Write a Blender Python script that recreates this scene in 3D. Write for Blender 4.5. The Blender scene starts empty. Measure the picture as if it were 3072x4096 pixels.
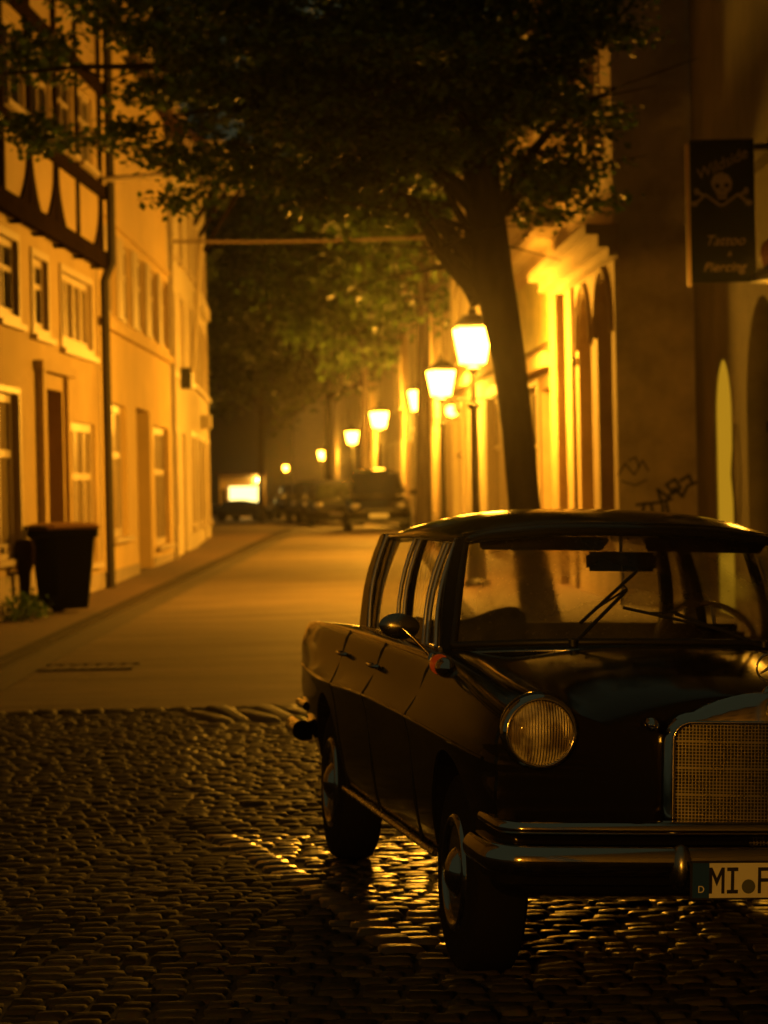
import bpy, bmesh, math, random
import numpy as np
from mathutils import Vector, Matrix, noise
random.seed(7); rng = np.random.default_rng(7)
S = bpy.context.scene
C = S.collection
R = math.radians

# ------------------------------------------------------------------ camera
F = 2650.0
cd = bpy.data.cameras.new('camera'); cam = bpy.data.objects.new('camera', cd); C.objects.link(cam)
S.camera = cam
cd.sensor_fit = 'VERTICAL'; cd.sensor_height = 36; cd.lens = 36 * F / 1024
cd.clip_end = 3000; cd.clip_start = 0.1
PITCH = math.atan(24 / F); ROLL = R(1.2)
cam.location = (0, 0, 1.53)
cam.rotation_euler = (Matrix.Rotation(R(90) - PITCH, 4, 'X') @ Matrix.Rotation(-ROLL, 4, 'Z')).to_euler()
cd.dof.use_dof = True; cd.dof.focus_distance = 7.95; cd.dof.aperture_fstop = 93 / 19.5
cd.dof.aperture_blades = 0

# ------------------------------------------------------------------ materials
def nmat(name):
    m = bpy.data.materials.new(name); m.use_nodes = True
    return m, m.node_tree, m.node_tree.nodes['Principled BSDF']
def mat(name, col, rough=0.6, metal=0, coat=0, noise_amt=0, nscale=4, bump=0, bscale=40, spec=0.5, col2=None, stretch=None, rvar=0):
    m, t, b = nmat(name)
    N, L = t.nodes, t.links
    b.inputs['Base Color'].default_value = (*col, 1); b.inputs['Roughness'].default_value = rough
    b.inputs['Metallic'].default_value = metal; b.inputs['Coat Weight'].default_value = coat
    b.inputs['Coat Roughness'].default_value = 0.04
    b.inputs['Specular IOR Level'].default_value = spec
    if noise_amt or bump or rvar:
        tc = N.new('ShaderNodeTexCoord')
        mp = N.new('ShaderNodeMapping'); L.new(tc.outputs['Object'], mp.inputs[0])
        if stretch: mp.inputs['Scale'].default_value = stretch
    if noise_amt:
        n = N.new('ShaderNodeTexNoise'); n.inputs['Scale'].default_value = nscale; n.inputs['Detail'].default_value = 8
        n.inputs['Roughness'].default_value = 0.65
        L.new(mp.outputs[0], n.inputs['Vector'])
        r = N.new('ShaderNodeValToRGB'); r.color_ramp.elements[0].position = 0.32; r.color_ramp.elements[1].position = 0.68
        c2 = col2 or tuple(c * (1 - noise_amt) for c in col)
        r.color_ramp.elements[0].color = (*c2, 1); r.color_ramp.elements[1].color = (*col, 1)
        L.new(n.outputs['Fac'], r.inputs[0]); L.new(r.outputs[0], b.inputs['Base Color'])
    if rvar:
        n = N.new('ShaderNodeTexNoise'); n.inputs['Scale'].default_value = nscale * 1.7; n.inputs['Detail'].default_value = 6
        L.new(mp.outputs[0], n.inputs['Vector'])
        q = N.new('ShaderNodeMapRange'); q.inputs['To Min'].default_value = max(.02, rough - rvar); q.inputs['To Max'].default_value = rough + rvar
        L.new(n.outputs['Fac'], q.inputs['Value']); L.new(q.outputs[0], b.inputs['Roughness'])
    if bump:
        n = N.new('ShaderNodeTexNoise'); n.inputs['Scale'].default_value = bscale; n.inputs['Detail'].default_value = 6
        L.new(mp.outputs[0], n.inputs['Vector'])
        bp = N.new('ShaderNodeBump'); bp.inputs['Strength'].default_value = bump; bp.inputs['Distance'].default_value = 0.01
        L.new(n.outputs['Fac'], bp.inputs['Height']); L.new(bp.outputs[0], b.inputs['Normal'])
    return m
def emit(name, col, strength):
    m = bpy.data.materials.new(name); m.use_nodes = True; t = m.node_tree; t.nodes.clear()
    e = t.nodes.new('ShaderNodeEmission'); e.inputs[0].default_value = (*col, 1); e.inputs[1].default_value = strength
    o = t.nodes.new('ShaderNodeOutputMaterial'); t.links.new(e.outputs[0], o.inputs[0]); return m
def glassmat(name, tint=0.86, dirt=0.0):
    m = bpy.data.materials.new(name); m.use_nodes = True; t = m.node_tree; N, L = t.nodes, t.links; N.clear()
    o = N.new('ShaderNodeOutputMaterial'); tr = N.new('ShaderNodeBsdfTransparent'); tr.inputs[0].default_value = (tint, tint, tint * .97, 1)
    gl = N.new('ShaderNodeBsdfGlossy'); gl.inputs['Roughness'].default_value = 0.02
    fr = N.new('ShaderNodeFresnel'); fr.inputs[0].default_value = 1.45
    mx = N.new('ShaderNodeMixShader'); L.new(fr.outputs[0], mx.inputs[0]); L.new(tr.outputs[0], mx.inputs[1]); L.new(gl.outputs[0], mx.inputs[2])
    last = mx
    if dirt:
        tc = N.new('ShaderNodeTexCoord')
        n = N.new('ShaderNodeTexNoise'); n.inputs['Scale'].default_value = 55; n.inputs['Detail'].default_value = 4
        n2 = N.new('ShaderNodeTexNoise'); n2.inputs['Scale'].default_value = 3.5; n2.inputs['Detail'].default_value = 5
        L.new(tc.outputs['Object'], n.inputs['Vector']); L.new(tc.outputs['Object'], n2.inputs['Vector'])
        r = N.new('ShaderNodeMapRange'); r.inputs['From Min'].default_value = .60; r.inputs['From Max'].default_value = .74; r.inputs['To Max'].default_value = .55
        r2 = N.new('ShaderNodeMapRange'); r2.inputs['From Min'].default_value = .35; r2.inputs['From Max'].default_value = .7; r2.inputs['To Max'].default_value = 1
        L.new(n.outputs['Fac'], r.inputs['Value']); L.new(n2.outputs['Fac'], r2.inputs['Value'])
        mu = N.new('ShaderNodeMath'); mu.operation = 'MULTIPLY'; L.new(r.outputs[0], mu.inputs[0]); L.new(r2.outputs[0], mu.inputs[1])
        ad = N.new('ShaderNodeMath'); ad.operation = 'MULTIPLY_ADD'; L.new(r2.outputs[0], ad.inputs[0]); ad.inputs[1].default_value = .60; L.new(mu.outputs[0], ad.inputs[2])
        ml = N.new('ShaderNodeMath'); ml.operation = 'MULTIPLY'; L.new(ad.outputs[0], ml.inputs[0]); ml.inputs[1].default_value = dirt; ml.use_clamp = True
        df0 = N.new('ShaderNodeBsdfTranslucent'); df0.inputs[0].default_value = (.7, .66, .55, 1)
        rf = N.new('ShaderNodeBsdfRefraction'); rf.inputs['IOR'].default_value = 1.01; rf.inputs['Roughness'].default_value = .55; rf.inputs[0].default_value = (.95, .92, .85, 1)
        df = N.new('ShaderNodeMixShader'); df.inputs[0].default_value = .72; L.new(df0.outputs[0], df.inputs[1]); L.new(rf.outputs[0], df.inputs[2])
        m2 = N.new('ShaderNodeMixShader'); L.new(ml.outputs[0], m2.inputs[0]); L.new(mx.outputs[0], m2.inputs[1]); L.new(df.outputs[0], m2.inputs[2]); last = m2
    L.new(last.outputs[0], o.inputs[0]); return m
SOD = (1.0, 0.40, 0.024)
LAMP = 900.0
M = dict(
    paint=mat('black_paint', (.008, .008, .007), .10, coat=.0, spec=.2, rvar=.05, nscale=3),
    chrome=mat('chrome', (.58, .55, .50), .09, metal=1, rvar=.05, nscale=14),
    dullchrome=mat('aged_chrome', (.38, .36, .31), .28, metal=1, rvar=.1, nscale=10),
    trim=mat('bright_trim', (.85, .82, .72), .38, metal=1),
    rubber=mat('tyre_rubber', (.009, .009, .009), .9, spec=.12, bump=.2),
    black=mat('black_trim', (.01, .01, .01), .5),
    seat=mat('seat_cloth', (.035, .025, .018), .8),
    cream=mat('cream_plastic', (.45, .38, .26), .3),
    glass=glassmat('car_glass', .93, 1.5), sglass=glassmat('side_glass', .93, .2),
    lensglass=mat('lens_glass', (.8, .8, .8), .08),
    amber=mat('amber_lens', (.65, .13, .02), .15, coat=1),
    plate=mat('plate_white', (.72, .72, .70), .45), plateblue=mat('plate_blue', (.01, .05, .28), .4), plateink=mat('plate_black', (.01, .01, .01), .5),
    seal=mat('seal_grey', (.09, .10, .09), .5),
    plaster1=mat('ochre_plaster', (.42, .32, .16), .9, noise_amt=.22, nscale=1.1, bump=.35, bscale=30),
    plaster2=mat('yellow_plaster', (.60, .45, .20), .9, noise_amt=.18, nscale=1.0, bump=.3, bscale=30),
    plaster3=mat('cream_plaster', (.52, .46, .33), .9, noise_amt=.2, nscale=1.2, bump=.3, bscale=30),
    plaster4=mat('sandstone_plaster', (.38, .29, .18), .9, noise_amt=.3, nscale=1.5, bump=.4, bscale=25),
    plaster6=mat('rough_render', (.62, .50, .34), .92, noise_amt=.5, nscale=1.6, bump=.6, bscale=14, col2=(.32, .26, .17)),
    plaster5=mat('grey_render', (.20, .175, .12), .92, noise_amt=.45, nscale=1.3, bump=.5, bscale=20),
    stone=mat('plinth_stone', (.36, .30, .22), .9, noise_amt=.35, nscale=3, bump=.5, bscale=25),
    timber=mat('dark_timber', (.020, .013, .008), .95, spec=0, noise_amt=.4, nscale=6, bump=.4, bscale=30),
    white=mat('painted_wood', (.44, .37, .26), .5, noise_amt=.12, nscale=5),
    brownwood=mat('brown_door', (.14, .07, .03), .55, noise_amt=.3, nscale=4),
    pane=mat('window_pane', (.02, .022, .02), .08, spec=.8, rvar=.05, nscale=2),
    curtain=mat('curtained_pane', (.30, .24, .14), .25, coat=.8, noise_amt=.35, nscale=7, stretch=(3, 3, .5)),
    roof=mat('roof_tile', (.09, .04, .025), .8, noise_amt=.4, nscale=8),
    iron=mat('cast_iron', (.018, .018, .016), .5),
    pipe=mat('zinc_pipe', (.035, .03, .025), .7, spec=.15),
    lamp=emit('lamp_glass', SOD, LAMP),
    farlamp=emit('lamp_glass_far', SOD, LAMP),
    asphalt=mat('asphalt', (.19, .148, .105), .74, spec=.3, noise_amt=.6, nscale=.7, stretch=(.5, 2.0, 1), bump=.5, bscale=60, rvar=.12),
    pave=mat('paving', (.10, .055, .035), .85, noise_amt=.45, nscale=2.5, bump=.6, bscale=18),
    kerb=mat('kerb_stone', (.035, .026, .02), .95, spec=.1, noise_amt=.3, nscale=4),
    joint=mat('joint_sand', (.02, .017, .013), .95, noise_amt=.3, nscale=8),
    bin=mat('bin_plastic', (.010, .012, .010), .7, spec=.08),
    gutter=mat('gutter_stone', (.055, .045, .035), .7, noise_amt=.4, nscale=6, bump=.8, bscale=12),
    binlid=mat('bin_lid_plastic', (.30, .16, .04), .5),
    hill=mat('wooded_hill', (.012, .016, .01), .95, noise_amt=.4, nscale=.08),
    signblack=mat('sign_black', (.008, .011, .009), .8, spec=.1),
    signprint=mat('sign_print', (.30, .22, .12), .7, noise_amt=.35, nscale=14),
    spray=mat('spray_paint', (.022, .02, .018), .8),
    red=mat('red_enamel', (.10, .008, .012), .5),
    litdoor=emit('lit_door_glass', (1.0, .50, .02), .42),
    bark=mat('bark', (.055, .04, .028), .92, noise_amt=.5, nscale=6, bump=1.0, bscale=22, stretch=(1, 1, .3)),
    vanpaint=mat('dark_car_paint', (.012, .011, .010), .08, coat=1), greypaint=mat('silver_car_paint', (.10, .095, .09), .12, metal=.5, coat=1),
    bluepaint=mat('dark_green_car_paint', (.012, .03, .018), .2, coat=1),
    hlens=mat('headlamp_clear', (.75, .7, .6), .12, metal=.3, coat=1),
    lorrywhite=mat('kiosk_paint', (.72, .55, .22), .6),
)
# headlight lens: ribs in the bump, bright and dark reflections painted into the colour
m, t, b = nmat('ribbed_lens'); N, L = t.nodes, t.links
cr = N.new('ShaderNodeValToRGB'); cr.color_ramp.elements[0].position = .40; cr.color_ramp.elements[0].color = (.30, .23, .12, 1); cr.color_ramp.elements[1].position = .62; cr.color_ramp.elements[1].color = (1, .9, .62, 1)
tc = N.new('ShaderNodeTexCoord'); wv = N.new('ShaderNodeTexWave'); wv.wave_type = 'BANDS'; wv.bands_direction = 'Y'; wv.inputs['Scale'].default_value = 34; wv.inputs['Distortion'].default_value = 0.4
L.new(tc.outputs['Object'], wv.inputs['Vector'])
nz = N.new('ShaderNodeTexNoise'); nz.inputs['Scale'].default_value = 9; L.new(tc.outputs['Object'], nz.inputs['Vector'])
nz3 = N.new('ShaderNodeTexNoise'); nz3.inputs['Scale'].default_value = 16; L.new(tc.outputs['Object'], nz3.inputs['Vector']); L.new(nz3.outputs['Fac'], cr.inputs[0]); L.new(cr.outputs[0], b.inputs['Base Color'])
ad = N.new('ShaderNodeMath'); ad.operation = 'ADD'; L.new(wv.outputs['Fac'], ad.inputs[0]); L.new(nz.outputs['Fac'], ad.inputs[1])
bp = N.new('ShaderNodeBump'); bp.inputs['Strength'].default_value = .9; bp.inputs['Distance'].default_value = .006; L.new(ad.outputs[0], bp.inputs['Height']); L.new(bp.outputs[0], b.inputs['Normal'])
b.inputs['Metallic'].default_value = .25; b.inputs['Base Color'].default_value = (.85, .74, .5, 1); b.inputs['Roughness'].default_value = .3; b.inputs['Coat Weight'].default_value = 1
M['ribbed'] = m
# setts: colour varies stone by stone
m, t, b = nmat('granite_setts'); N, L = t.nodes, t.links
at_ = N.new('ShaderNodeAttribute'); at_.attribute_name = 'tone'
tc = N.new('ShaderNodeTexCoord'); nz = N.new('ShaderNodeTexNoise'); nz.inputs['Scale'].default_value = 45; nz.inputs['Detail'].default_value = 6; L.new(tc.outputs['Object'], nz.inputs['Vector'])
rp = N.new('ShaderNodeValToRGB'); rp.color_ramp.elements[0].color = (.028, .025, .02, 1); rp.color_ramp.elements[1].color = (.085, .075, .055, 1); L.new(at_.outputs['Fac'], rp.inputs[0])
mx = N.new('ShaderNodeMix'); mx.data_type = 'RGBA'; mx.blend_type = 'MULTIPLY'; mx.inputs['Factor'].default_value = .5; L.new(rp.outputs[0], mx.inputs['A']); L.new(nz.outputs['Color'], mx.inputs['B'])
nm = N.new('ShaderNodeMapRange'); nm.inputs['To Min'].default_value = .62; nm.inputs['To Max'].default_value = .85; L.new(nz.outputs['Fac'], nm.inputs['Value']); gls_ = N.new('ShaderNodeAttribute'); gls_.attribute_name = 'gloss'; ms_ = N.new('ShaderNodeMath'); ms_.operation = 'MULTIPLY_ADD'; L.new(gls_.outputs['Fac'], ms_.inputs[0]); ms_.inputs[1].default_value = -.40; L.new(nm.outputs[0], ms_.inputs[2]); L.new(ms_.outputs[0], b.inputs['Roughness'])
L.new(mx.outputs['Result'], b.inputs['Base Color'])
bp = N.new('ShaderNodeBump'); bp.inputs['Strength'].default_value = .5; bp.inputs['Distance'].default_value = .006; L.new(nz.outputs['Fac'], bp.inputs['Height']); L.new(bp.outputs[0], b.inputs['Normal'])
sp_ = N.new('ShaderNodeMath'); sp_.operation = 'MULTIPLY_ADD'; L.new(gls_.outputs['Fac'], sp_.inputs[0]); sp_.inputs[1].default_value = .45; sp_.inputs[2].default_value = .06; L.new(sp_.outputs[0], b.inputs['Specular IOR Level'])
M['setts'] = m
# leaves
def leafmat(name, c1, c2):
    m = bpy.data.materials.new(name); m.use_nodes = True; t = m.node_tree; N, L = t.nodes, t.links; N.clear()
    o = N.new('ShaderNodeOutputMaterial'); a = N.new('ShaderNodeAttribute'); a.attribute_name = 'tone'
    rp = N.new('ShaderNodeValToRGB'); rp.color_ramp.elements[0].color = (*c1, 1); rp.color_ramp.elements[1].color = (*c2, 1); L.new(a.outputs['Fac'], rp.inputs[0])
    d = N.new('ShaderNodeBsdfPrincipled'); d.inputs['Roughness'].default_value = .5; L.new(rp.outputs[0], d.inputs['Base Color'])
    tr = N.new('ShaderNodeBsdfTranslucent'); L.new(rp.outputs[0], tr.inputs[0])
    mx = N.new('ShaderNodeMixShader'); mx.inputs[0].default_value = .35; L.new(d.outputs[0], mx.inputs[1]); L.new(tr.outputs[0], mx.inputs[2]); L.new(mx.outputs[0], o.inputs[0]); return m
M['leaf'] = leafmat('leaves', (.025, .05, .010), (.14, .26, .03))
M['leaf2'] = leafmat('dark_leaves', (.025, .04, .008), (.10, .14, .025))

# ------------------------------------------------------------------ object helpers
def top(name, label, cat, loc=(0, 0, 0), rz=0, group=None):
    o = bpy.data.objects.new(name, None); C.objects.link(o); o.location = loc; o.rotation_euler = (0, 0, rz)
    o.empty_display_size = .2; tag(o, label, cat, group); return o
def tag(o, label=None, cat=None, group=None, kind=None):
    if label: o['label'] = label
    if cat: o['category'] = cat
    if group: o['group'] = group
    if kind: o['kind'] = kind
    return o
def sharp(me, ang=35):
    bm = bmesh.new(); bm.from_mesh(me)
    for f in bm.faces: f.smooth = True
    for e in bm.edges:
        e.smooth = not (len(e.link_faces) == 2 and e.calc_face_angle(0) > R(ang))
    bm.to_mesh(me); bm.free()
class MB:
    def __init__(s): s.v = []; s.f = []
    def add(s, v, f):
        n = len(s.v); s.v += [tuple(p) for p in v]; s.f += [tuple(i + n for i in q) for q in f]; return s
    def box(s, a, b, rz=0, piv=None):
        x0, y0, z0 = a; x1, y1, z1 = b
        v = [(x0, y0, z0), (x1, y0, z0), (x1, y1, z0), (x0, y1, z0), (x0, y0, z1), (x1, y0, z1), (x1, y1, z1), (x0, y1, z1)]
        if rz:
            c, q = math.cos(rz), math.sin(rz); px, py = piv or ((x0 + x1) / 2, (y0 + y1) / 2)
            v = [(px + (x - px) * c - (y - py) * q, py + (x - px) * q + (y - py) * c, z) for x, y, z in v]
        return s.add(v, [(0, 3, 2, 1), (4, 5, 6, 7), (0, 1, 5, 4), (1, 2, 6, 5), (2, 3, 7, 6), (3, 0, 4, 7)])
    def tube(s, pts, r, n=10, cap=True, rs=None):
        pts = [Vector(p) for p in pts]; rings = []; up = None
        for i, p in enumerate(pts):
            d = (pts[min(i + 1, len(pts) - 1)] - pts[max(i - 1, 0)]).normalized()
            if up is None: up = Vector((0, 0, 1)) if abs(d.z) < .9 else Vector((1, 0, 0))
            a = d.cross(up)
            a = a.normalized() if a.length > 1e-6 else d.orthogonal().normalized()
            b = a.cross(d).normalized(); up = b
            rr = rs[i] if rs else r
            rings.append([p + (a * math.cos(2 * math.pi * k / n) + b * math.sin(2 * math.pi * k / n)) * rr for k in range(n)])
        v = [q for g_ in rings for q in g_]
        f = [(i * n + k, i * n + (k + 1) % n, (i + 1) * n + (k + 1) % n, (i + 1) * n + k) for i in range(len(pts) - 1) for k in range(n)]
        if cap: f += [tuple(range(n))[::-1], tuple((len(pts) - 1) * n + k for k in range(n))]
        return s.add(v, f)
    def lathe(s, prof, o=(0, 0, 0), axis='Z', n=24):
        # prof: (r, h) list
        v = []; 
        for r_, h in prof:
            for k in range(n):
                a = 2 * math.pi * k / n; x, y = r_ * math.cos(a), r_ * math.sin(a)
                p = {'Z': (x, y, h), 'Y': (x, h, y), 'X': (h, x, y)}[axis]
                v.append((p[0] + o[0], p[1] + o[1], p[2] + o[2]))
        f = [(i * n + k, i * n + (k + 1) % n, (i + 1) * n + (k + 1) % n, (i + 1) * n + k) for i in range(len(prof) - 1) for k in range(n)]
        if prof[0][0] > 1e-4: f.append(tuple(range(n))[::-1])
        if prof[-1][0] > 1e-4: f.append(tuple((len(prof) - 1) * n + k for k in range(n)))
        return s.add(v, f)
    def prism(s, poly, ax, h0, h1):
        # poly 2D; ax = function(a,b,h)->xyz
        n = len(poly); v = [ax(a, b, h0) for a, b in poly] + [ax(a, b, h1) for a, b in poly]
        f = [tuple(range(n))[::-1], tuple(range(n, 2 * n))] + [(k, (k + 1) % n, n + (k + 1) % n, n + k) for k in range(n)]
        return s.add(v, f)
    def sheet(s, rows, close=False):
        m_ = len(rows[0]); v = [p for r_ in rows for p in r_]
        f = [(i * m_ + j, i * m_ + j + 1, (i + 1) * m_ + j + 1, (i + 1) * m_ + j) for i in range(len(rows) - 1) for j in range(m_ - 1)]
        return s.add(v, f)
    def build(s, name, material, parent=None, smooth=None, bevel=0, fixn=True, solid=0, sub=0):
        me = bpy.data.meshes.new(name); me.from_pydata(s.v, [], s.f); me.update()
        if fixn or bevel:
            bm = bmesh.new(); bm.from_mesh(me)
            if fixn: bmesh.ops.recalc_face_normals(bm, faces=bm.faces)
            if bevel: bmesh.ops.bevel(bm, geom=list(bm.edges), offset=bevel, segments=2, affect='EDGES', clamp_overlap=True)
            bm.to_mesh(me); bm.free()
        if smooth: sharp(me, smooth)
        me.materials.append(material)
        o = bpy.data.objects.new(name, me); C.objects.link(o)
        if parent: o.parent = parent
        if solid:
            q = o.modifiers.new('s', 'SOLIDIFY'); q.thickness = solid; q.offset = 0
        if sub:
            q = o.modifiers.new('u', 'SUBSURF'); q.levels = sub; q.render_levels = sub
        return o
def text_mesh(name, txt, size, material, parent, mtx, extrude=.002, shear=0, sx=1.0, bold=0):
    cu = bpy.data.curves.new(name, 'FONT'); cu.body = txt; cu.size = size; cu.extrude = extrude; cu.shear = shear; cu.align_x = 'CENTER'; cu.align_y = 'CENTER'; cu.offset = bold
    o = bpy.data.objects.new(name + '_tmp', cu); C.objects.link(o)
    dg = bpy.context.evaluated_depsgraph_get(); me = bpy.data.meshes.new_from_object(o.evaluated_get(dg))
    bpy.data.objects.remove(o); me.materials.clear(); me.materials.append(material)
    me.transform(mtx @ Matrix.Diagonal((sx, 1, 1, 1)))
    q = bpy.data.objects.new(name, me); C.objects.link(q); q.parent = parent; return q
def copy_tree(o, parent=None):
    c = o.copy(); C.objects.link(c); c.parent = parent
    for ch in [x for x in bpy.data.objects if x.parent == o]: copy_tree(ch, c)
    return c
def lerp(a, b, t): return a + (b - a) * t
def interp(x, pts):
    for (a, fa), (b, fb) in zip(pts, pts[1:]):
        if x <= b: 
            t = max(0, (x - a) / (b - a)); return lerp(fa, fb, t)
    return pts[-1][1]

# ------------------------------------------------------------------ ground
def g(x, y):
    z = .38 * min(1, max(0, (y - 20) / 50))
    if y > 95 and x < -3.5: z -= .55 * min(1, (y - 95) / 30) * min(1, (-3.5 - x) / 2)
    if x > -1.6 and 7 < y < 18.7: z += min(1, (x + 1.6) / .5) * interp(y, [(7, 0), (9.4, .03), (12, -.05), (18.7, 0)])
    near = 1 if y < 14 else max(0, 1 - (y - 14) / 6)
    if x > -.6: c = -.0384 * (x - .16)
    else: c = .0292 * max(0, (x + 3.2) / 2.6)
    return z + near * max(c, -.09)
def strip(name, xs, ys, dz, material, **kw):
    mb = MB(); mb.sheet([[(x, y + (.035 * math.sin(x * 5.3) + .025 * math.sin(x * 13.1 + 1) if name == 'road' and k == 0 else 0), g(x, y) + dz) for x in xs] for k, y in enumerate(ys)]); o = mb.build(name, material, fixn=False, smooth=40)
    tag(o, kind='structure', **kw); return o
big = MB(); big.box((-900, -300, -3), (900, 1500, -1.0)); o = big.build('ground', M['joint']); tag(o, kind='structure')
xs = list(np.linspace(-60, 60, 61)); 
strip('road', [-60, -30, -12, -9, -7, -5.5, -5] + list(np.linspace(-4.6, 3.2, 70)) + [8, 20, 60], list(np.linspace(18.75, 30, 10)) + list(np.linspace(34, 90, 12)) + [95, 105, 115, 125, 150, 400], 0, M['asphalt'])
strip('cobble_bed', [-8, -6] + list(np.linspace(-5, 5, 121)) + [8], list(np.linspace(-14, 18.75, 260)), -.0125, M['joint'])
# setts, modelled stone by stone
V = []; Fc = []; T = []; GLS = []
def xline(y): return -.87 + (12.4 - y) * .24 if y < 13.5 else -1.13 - (y - 13.5) * .05
gu = np.array([-1, -.8, -.35, .35, .8, 1.0]); 
U_, W_ = np.meshgrid(gu, gu); U_ = U_.ravel(); W_ = W_.ravel()
def dome(u_, w_):
    r_ = np.clip(1 - np.abs(u_) ** 5, 0, 1) * np.clip(1 - np.abs(w_) ** 4, 0, 1)
    return r_ ** .28
DM = dome(U_, W_)
quads = [(i * 6 + j, i * 6 + j + 1, (i + 1) * 6 + j + 1, (i + 1) * 6 + j) for i in range(5) for j in range(5)]
def stone(cx, cy, hw, hh, rot=0, h=.0155, tone=None):
    if abs(cx) > 8: return
    n = len(V) * 36
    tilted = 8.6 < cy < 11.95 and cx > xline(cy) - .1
    tx, ty = random.gauss(0, .03), random.gauss(-.01 if tilted else .05, .022 if tilted else .045)
    up = random.gauss(0, .003)
    # slightly skewed outline
    k1, k2 = random.uniform(-.12, .12), random.uniform(-.12, .12)
    lx = U_ * hw * (1 + k1 * W_); ly = W_ * hh * (1 + k2 * U_) 
    c, s_ = math.cos(rot), math.sin(rot)
    x = cx + lx * c - ly * s_; y = cy + lx * s_ + ly * c
    z = g(cx, cy) - .018 + DM * (h + up) + (U_ * hw * tx + W_ * hh * ty)
    V.append(np.stack([x, y, z], 1))
    Fc.append(n)
    GLS.append((1.0 if tilted else .35 if cx > xline(cy) and cy > 8 else 0) * random.uniform(.6, 1.1)); T.append(tone if tone is not None else random.random())  # gloss raised in a band beside the car to put a bright strip there
y = -3.0
while y < 18.55:
    rh = random.uniform(.088, .118)
    lo = -min(6.5, .17 * max(y, 2) + 1.2) if y > 4 else -3; hi = min(4.6, .17 * max(y, 2) + 2.2)
    x = lo + random.random() * .1
    ph = random.random() * 6
    while x < hi:
        w_ = random.uniform(.085, .165)
        cx, cy = x + w_ / 2, y + rh / 2 + .012 * math.sin(x * 1.3 + ph) + random.gauss(0, .005)
        d_ = cx - xline(cy)
        if 17.45 < cy and -1.35 < cx + (cy - 18) * .35 < .7: x += w_; continue
        if not (abs(d_) < .085 and cy > 8.6 and cy < 12.6): stone(cx, cy, w_ / 2 - .0045, rh / 2 - .0045, random.gauss(0, .04))
        x += w_
    y += rh
# channel row of larger stones crossing the rows, and an end course beside the asphalt
y = 8.6
while y < 12.55:
    l_ = random.uniform(.12, .17); stone(xline(y + l_ / 2), y + l_ / 2, .078, l_ / 2 - .007, random.gauss(0, .03) + .15, .024, random.uniform(.4, .9)); y += l_
x = -1.3
while x < .62:
    l_ = random.uniform(.15, .2); stone(x + l_ / 2, 18.0, l_ / 2 - .008, .48, .33, .034, random.uniform(.5, 1)); GLS[-1] = .3; x += l_
x = -4
while x < 3.5:
    l_ = random.uniform(.15, .24); stone(x + l_ / 2, 18.62, l_ / 2 - .01, .11, random.gauss(0, .03), .03, random.uniform(.3, .9)); x += l_
V = np.concatenate(V); me = bpy.data.meshes.new('cobblestone_road')
me.from_pydata(V.tolist(), [], [tuple(n + q for q in qd) for n in Fc for qd in quads]); me.update()
a_ = me.attributes.new('gloss', 'FLOAT', 'POINT'); a_.data.foreach_set('value', np.repeat(np.array(GLS), 36).astype(np.float32)); a_ = me.attributes.new('tone', 'FLOAT', 'POINT'); a_.data.foreach_set('value', np.repeat(np.array(T), 36).astype(np.float32))
for p in me.polygons: p.use_smooth = True
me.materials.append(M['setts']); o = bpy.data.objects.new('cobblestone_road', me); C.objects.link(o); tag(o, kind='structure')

# pavements
def kerbx(y): return -3.36 if y < 23 else -3.36 + (y - 23) * .014 if y < 75 else -2.63 - (y - 75) * .06
def b1x(y): return -4.0 - .037 * (37.7 - y)
mb = MB(); ys = [19, 23, 27, 31, 35, 38, 42, 46, 50, 56, 62, 68, 75]
mb.sheet([[(-9.0, y, g(-5, y) + .07), (kerbx(y) - .12, y, g(-5, y) + .06)] for y in ys])
o = mb.build('pavement', M['pave'], fixn=False); tag(o, kind='structure')
mb = MB(); mb.sheet([[(kerbx(y) + .01, y, g(-3.3, y) + .004), (kerbx(y) + .36, y, g(-3, y) + .004)] for y in ys]); o = mb.build('gutter', M['gutter'], fixn=False); tag(o, kind='structure')
mb = MB(); mb.sheet([[(kerbx(y) - .12, y, g(-5, y) + .062), (kerbx(y), y, g(-5, y) + .055), (kerbx(y) + .015, y, g(-5, y) - .02)] for y in ys])
o = mb.build('kerb', M['kerb'], fixn=False); tag(o, kind='structure')
def rfx(y): # line of the right-hand fronts
    return interp(y, [(30, 2.606), (60, 1.451), (83, .75), (111, -.3), (166, -2.9), (260, -8.4), (400, -20)])
ys = list(np.linspace(16, 90, 24)) + [111, 140, 166, 210, 260, 400]
def rk(y): return interp(y, [(16, 2.3), (24, .95), (30, .80), (60, .62), (72, .72), (83, -.3), (111, -1.55), (166, -4.1), (260, -10), (400, -22)])
mb = MB(); mb.sheet([[(rk(y), y, g(1, y) - .01), (rk(y) + .015, y, g(1, y) + .075), (rk(y) + .14, y, g(1, y) + .08)] for y in ys]); o = mb.build('kerb', M['kerb'], fixn=False); tag(o, kind='structure')
mb = MB(); mb.sheet([[(rk(y) + .14, y, g(1, y) + .08), (9.0 if y < 150 else rk(y) + 10, y, g(1, y) + .1)] for y in ys]); o = mb.build('pavement', M['pave'], fixn=False); tag(o, kind='structure')
# a drain cover in the gutter
mb = MB(); 
for k in range(7): mb.box((-2.95 + k * .11, 22.7, .02), (-2.95 + k * .11 + .06, 23.3, .045))
mb.box((-3.0, 22.66, .01), (-2.18, 22.70, .05)); mb.box((-3.0, 23.30, .01), (-2.18, 23.34, .05))
for v_ in range(len(mb.v)): mb.v[v_] = (mb.v[v_][0], mb.v[v_][1], mb.v[v_][2] - .012)
o = mb.build('drain_cover', M['iron']); tag(o, 'dark iron drain grate lying in the gutter by the left kerb', 'drain cover')
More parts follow.
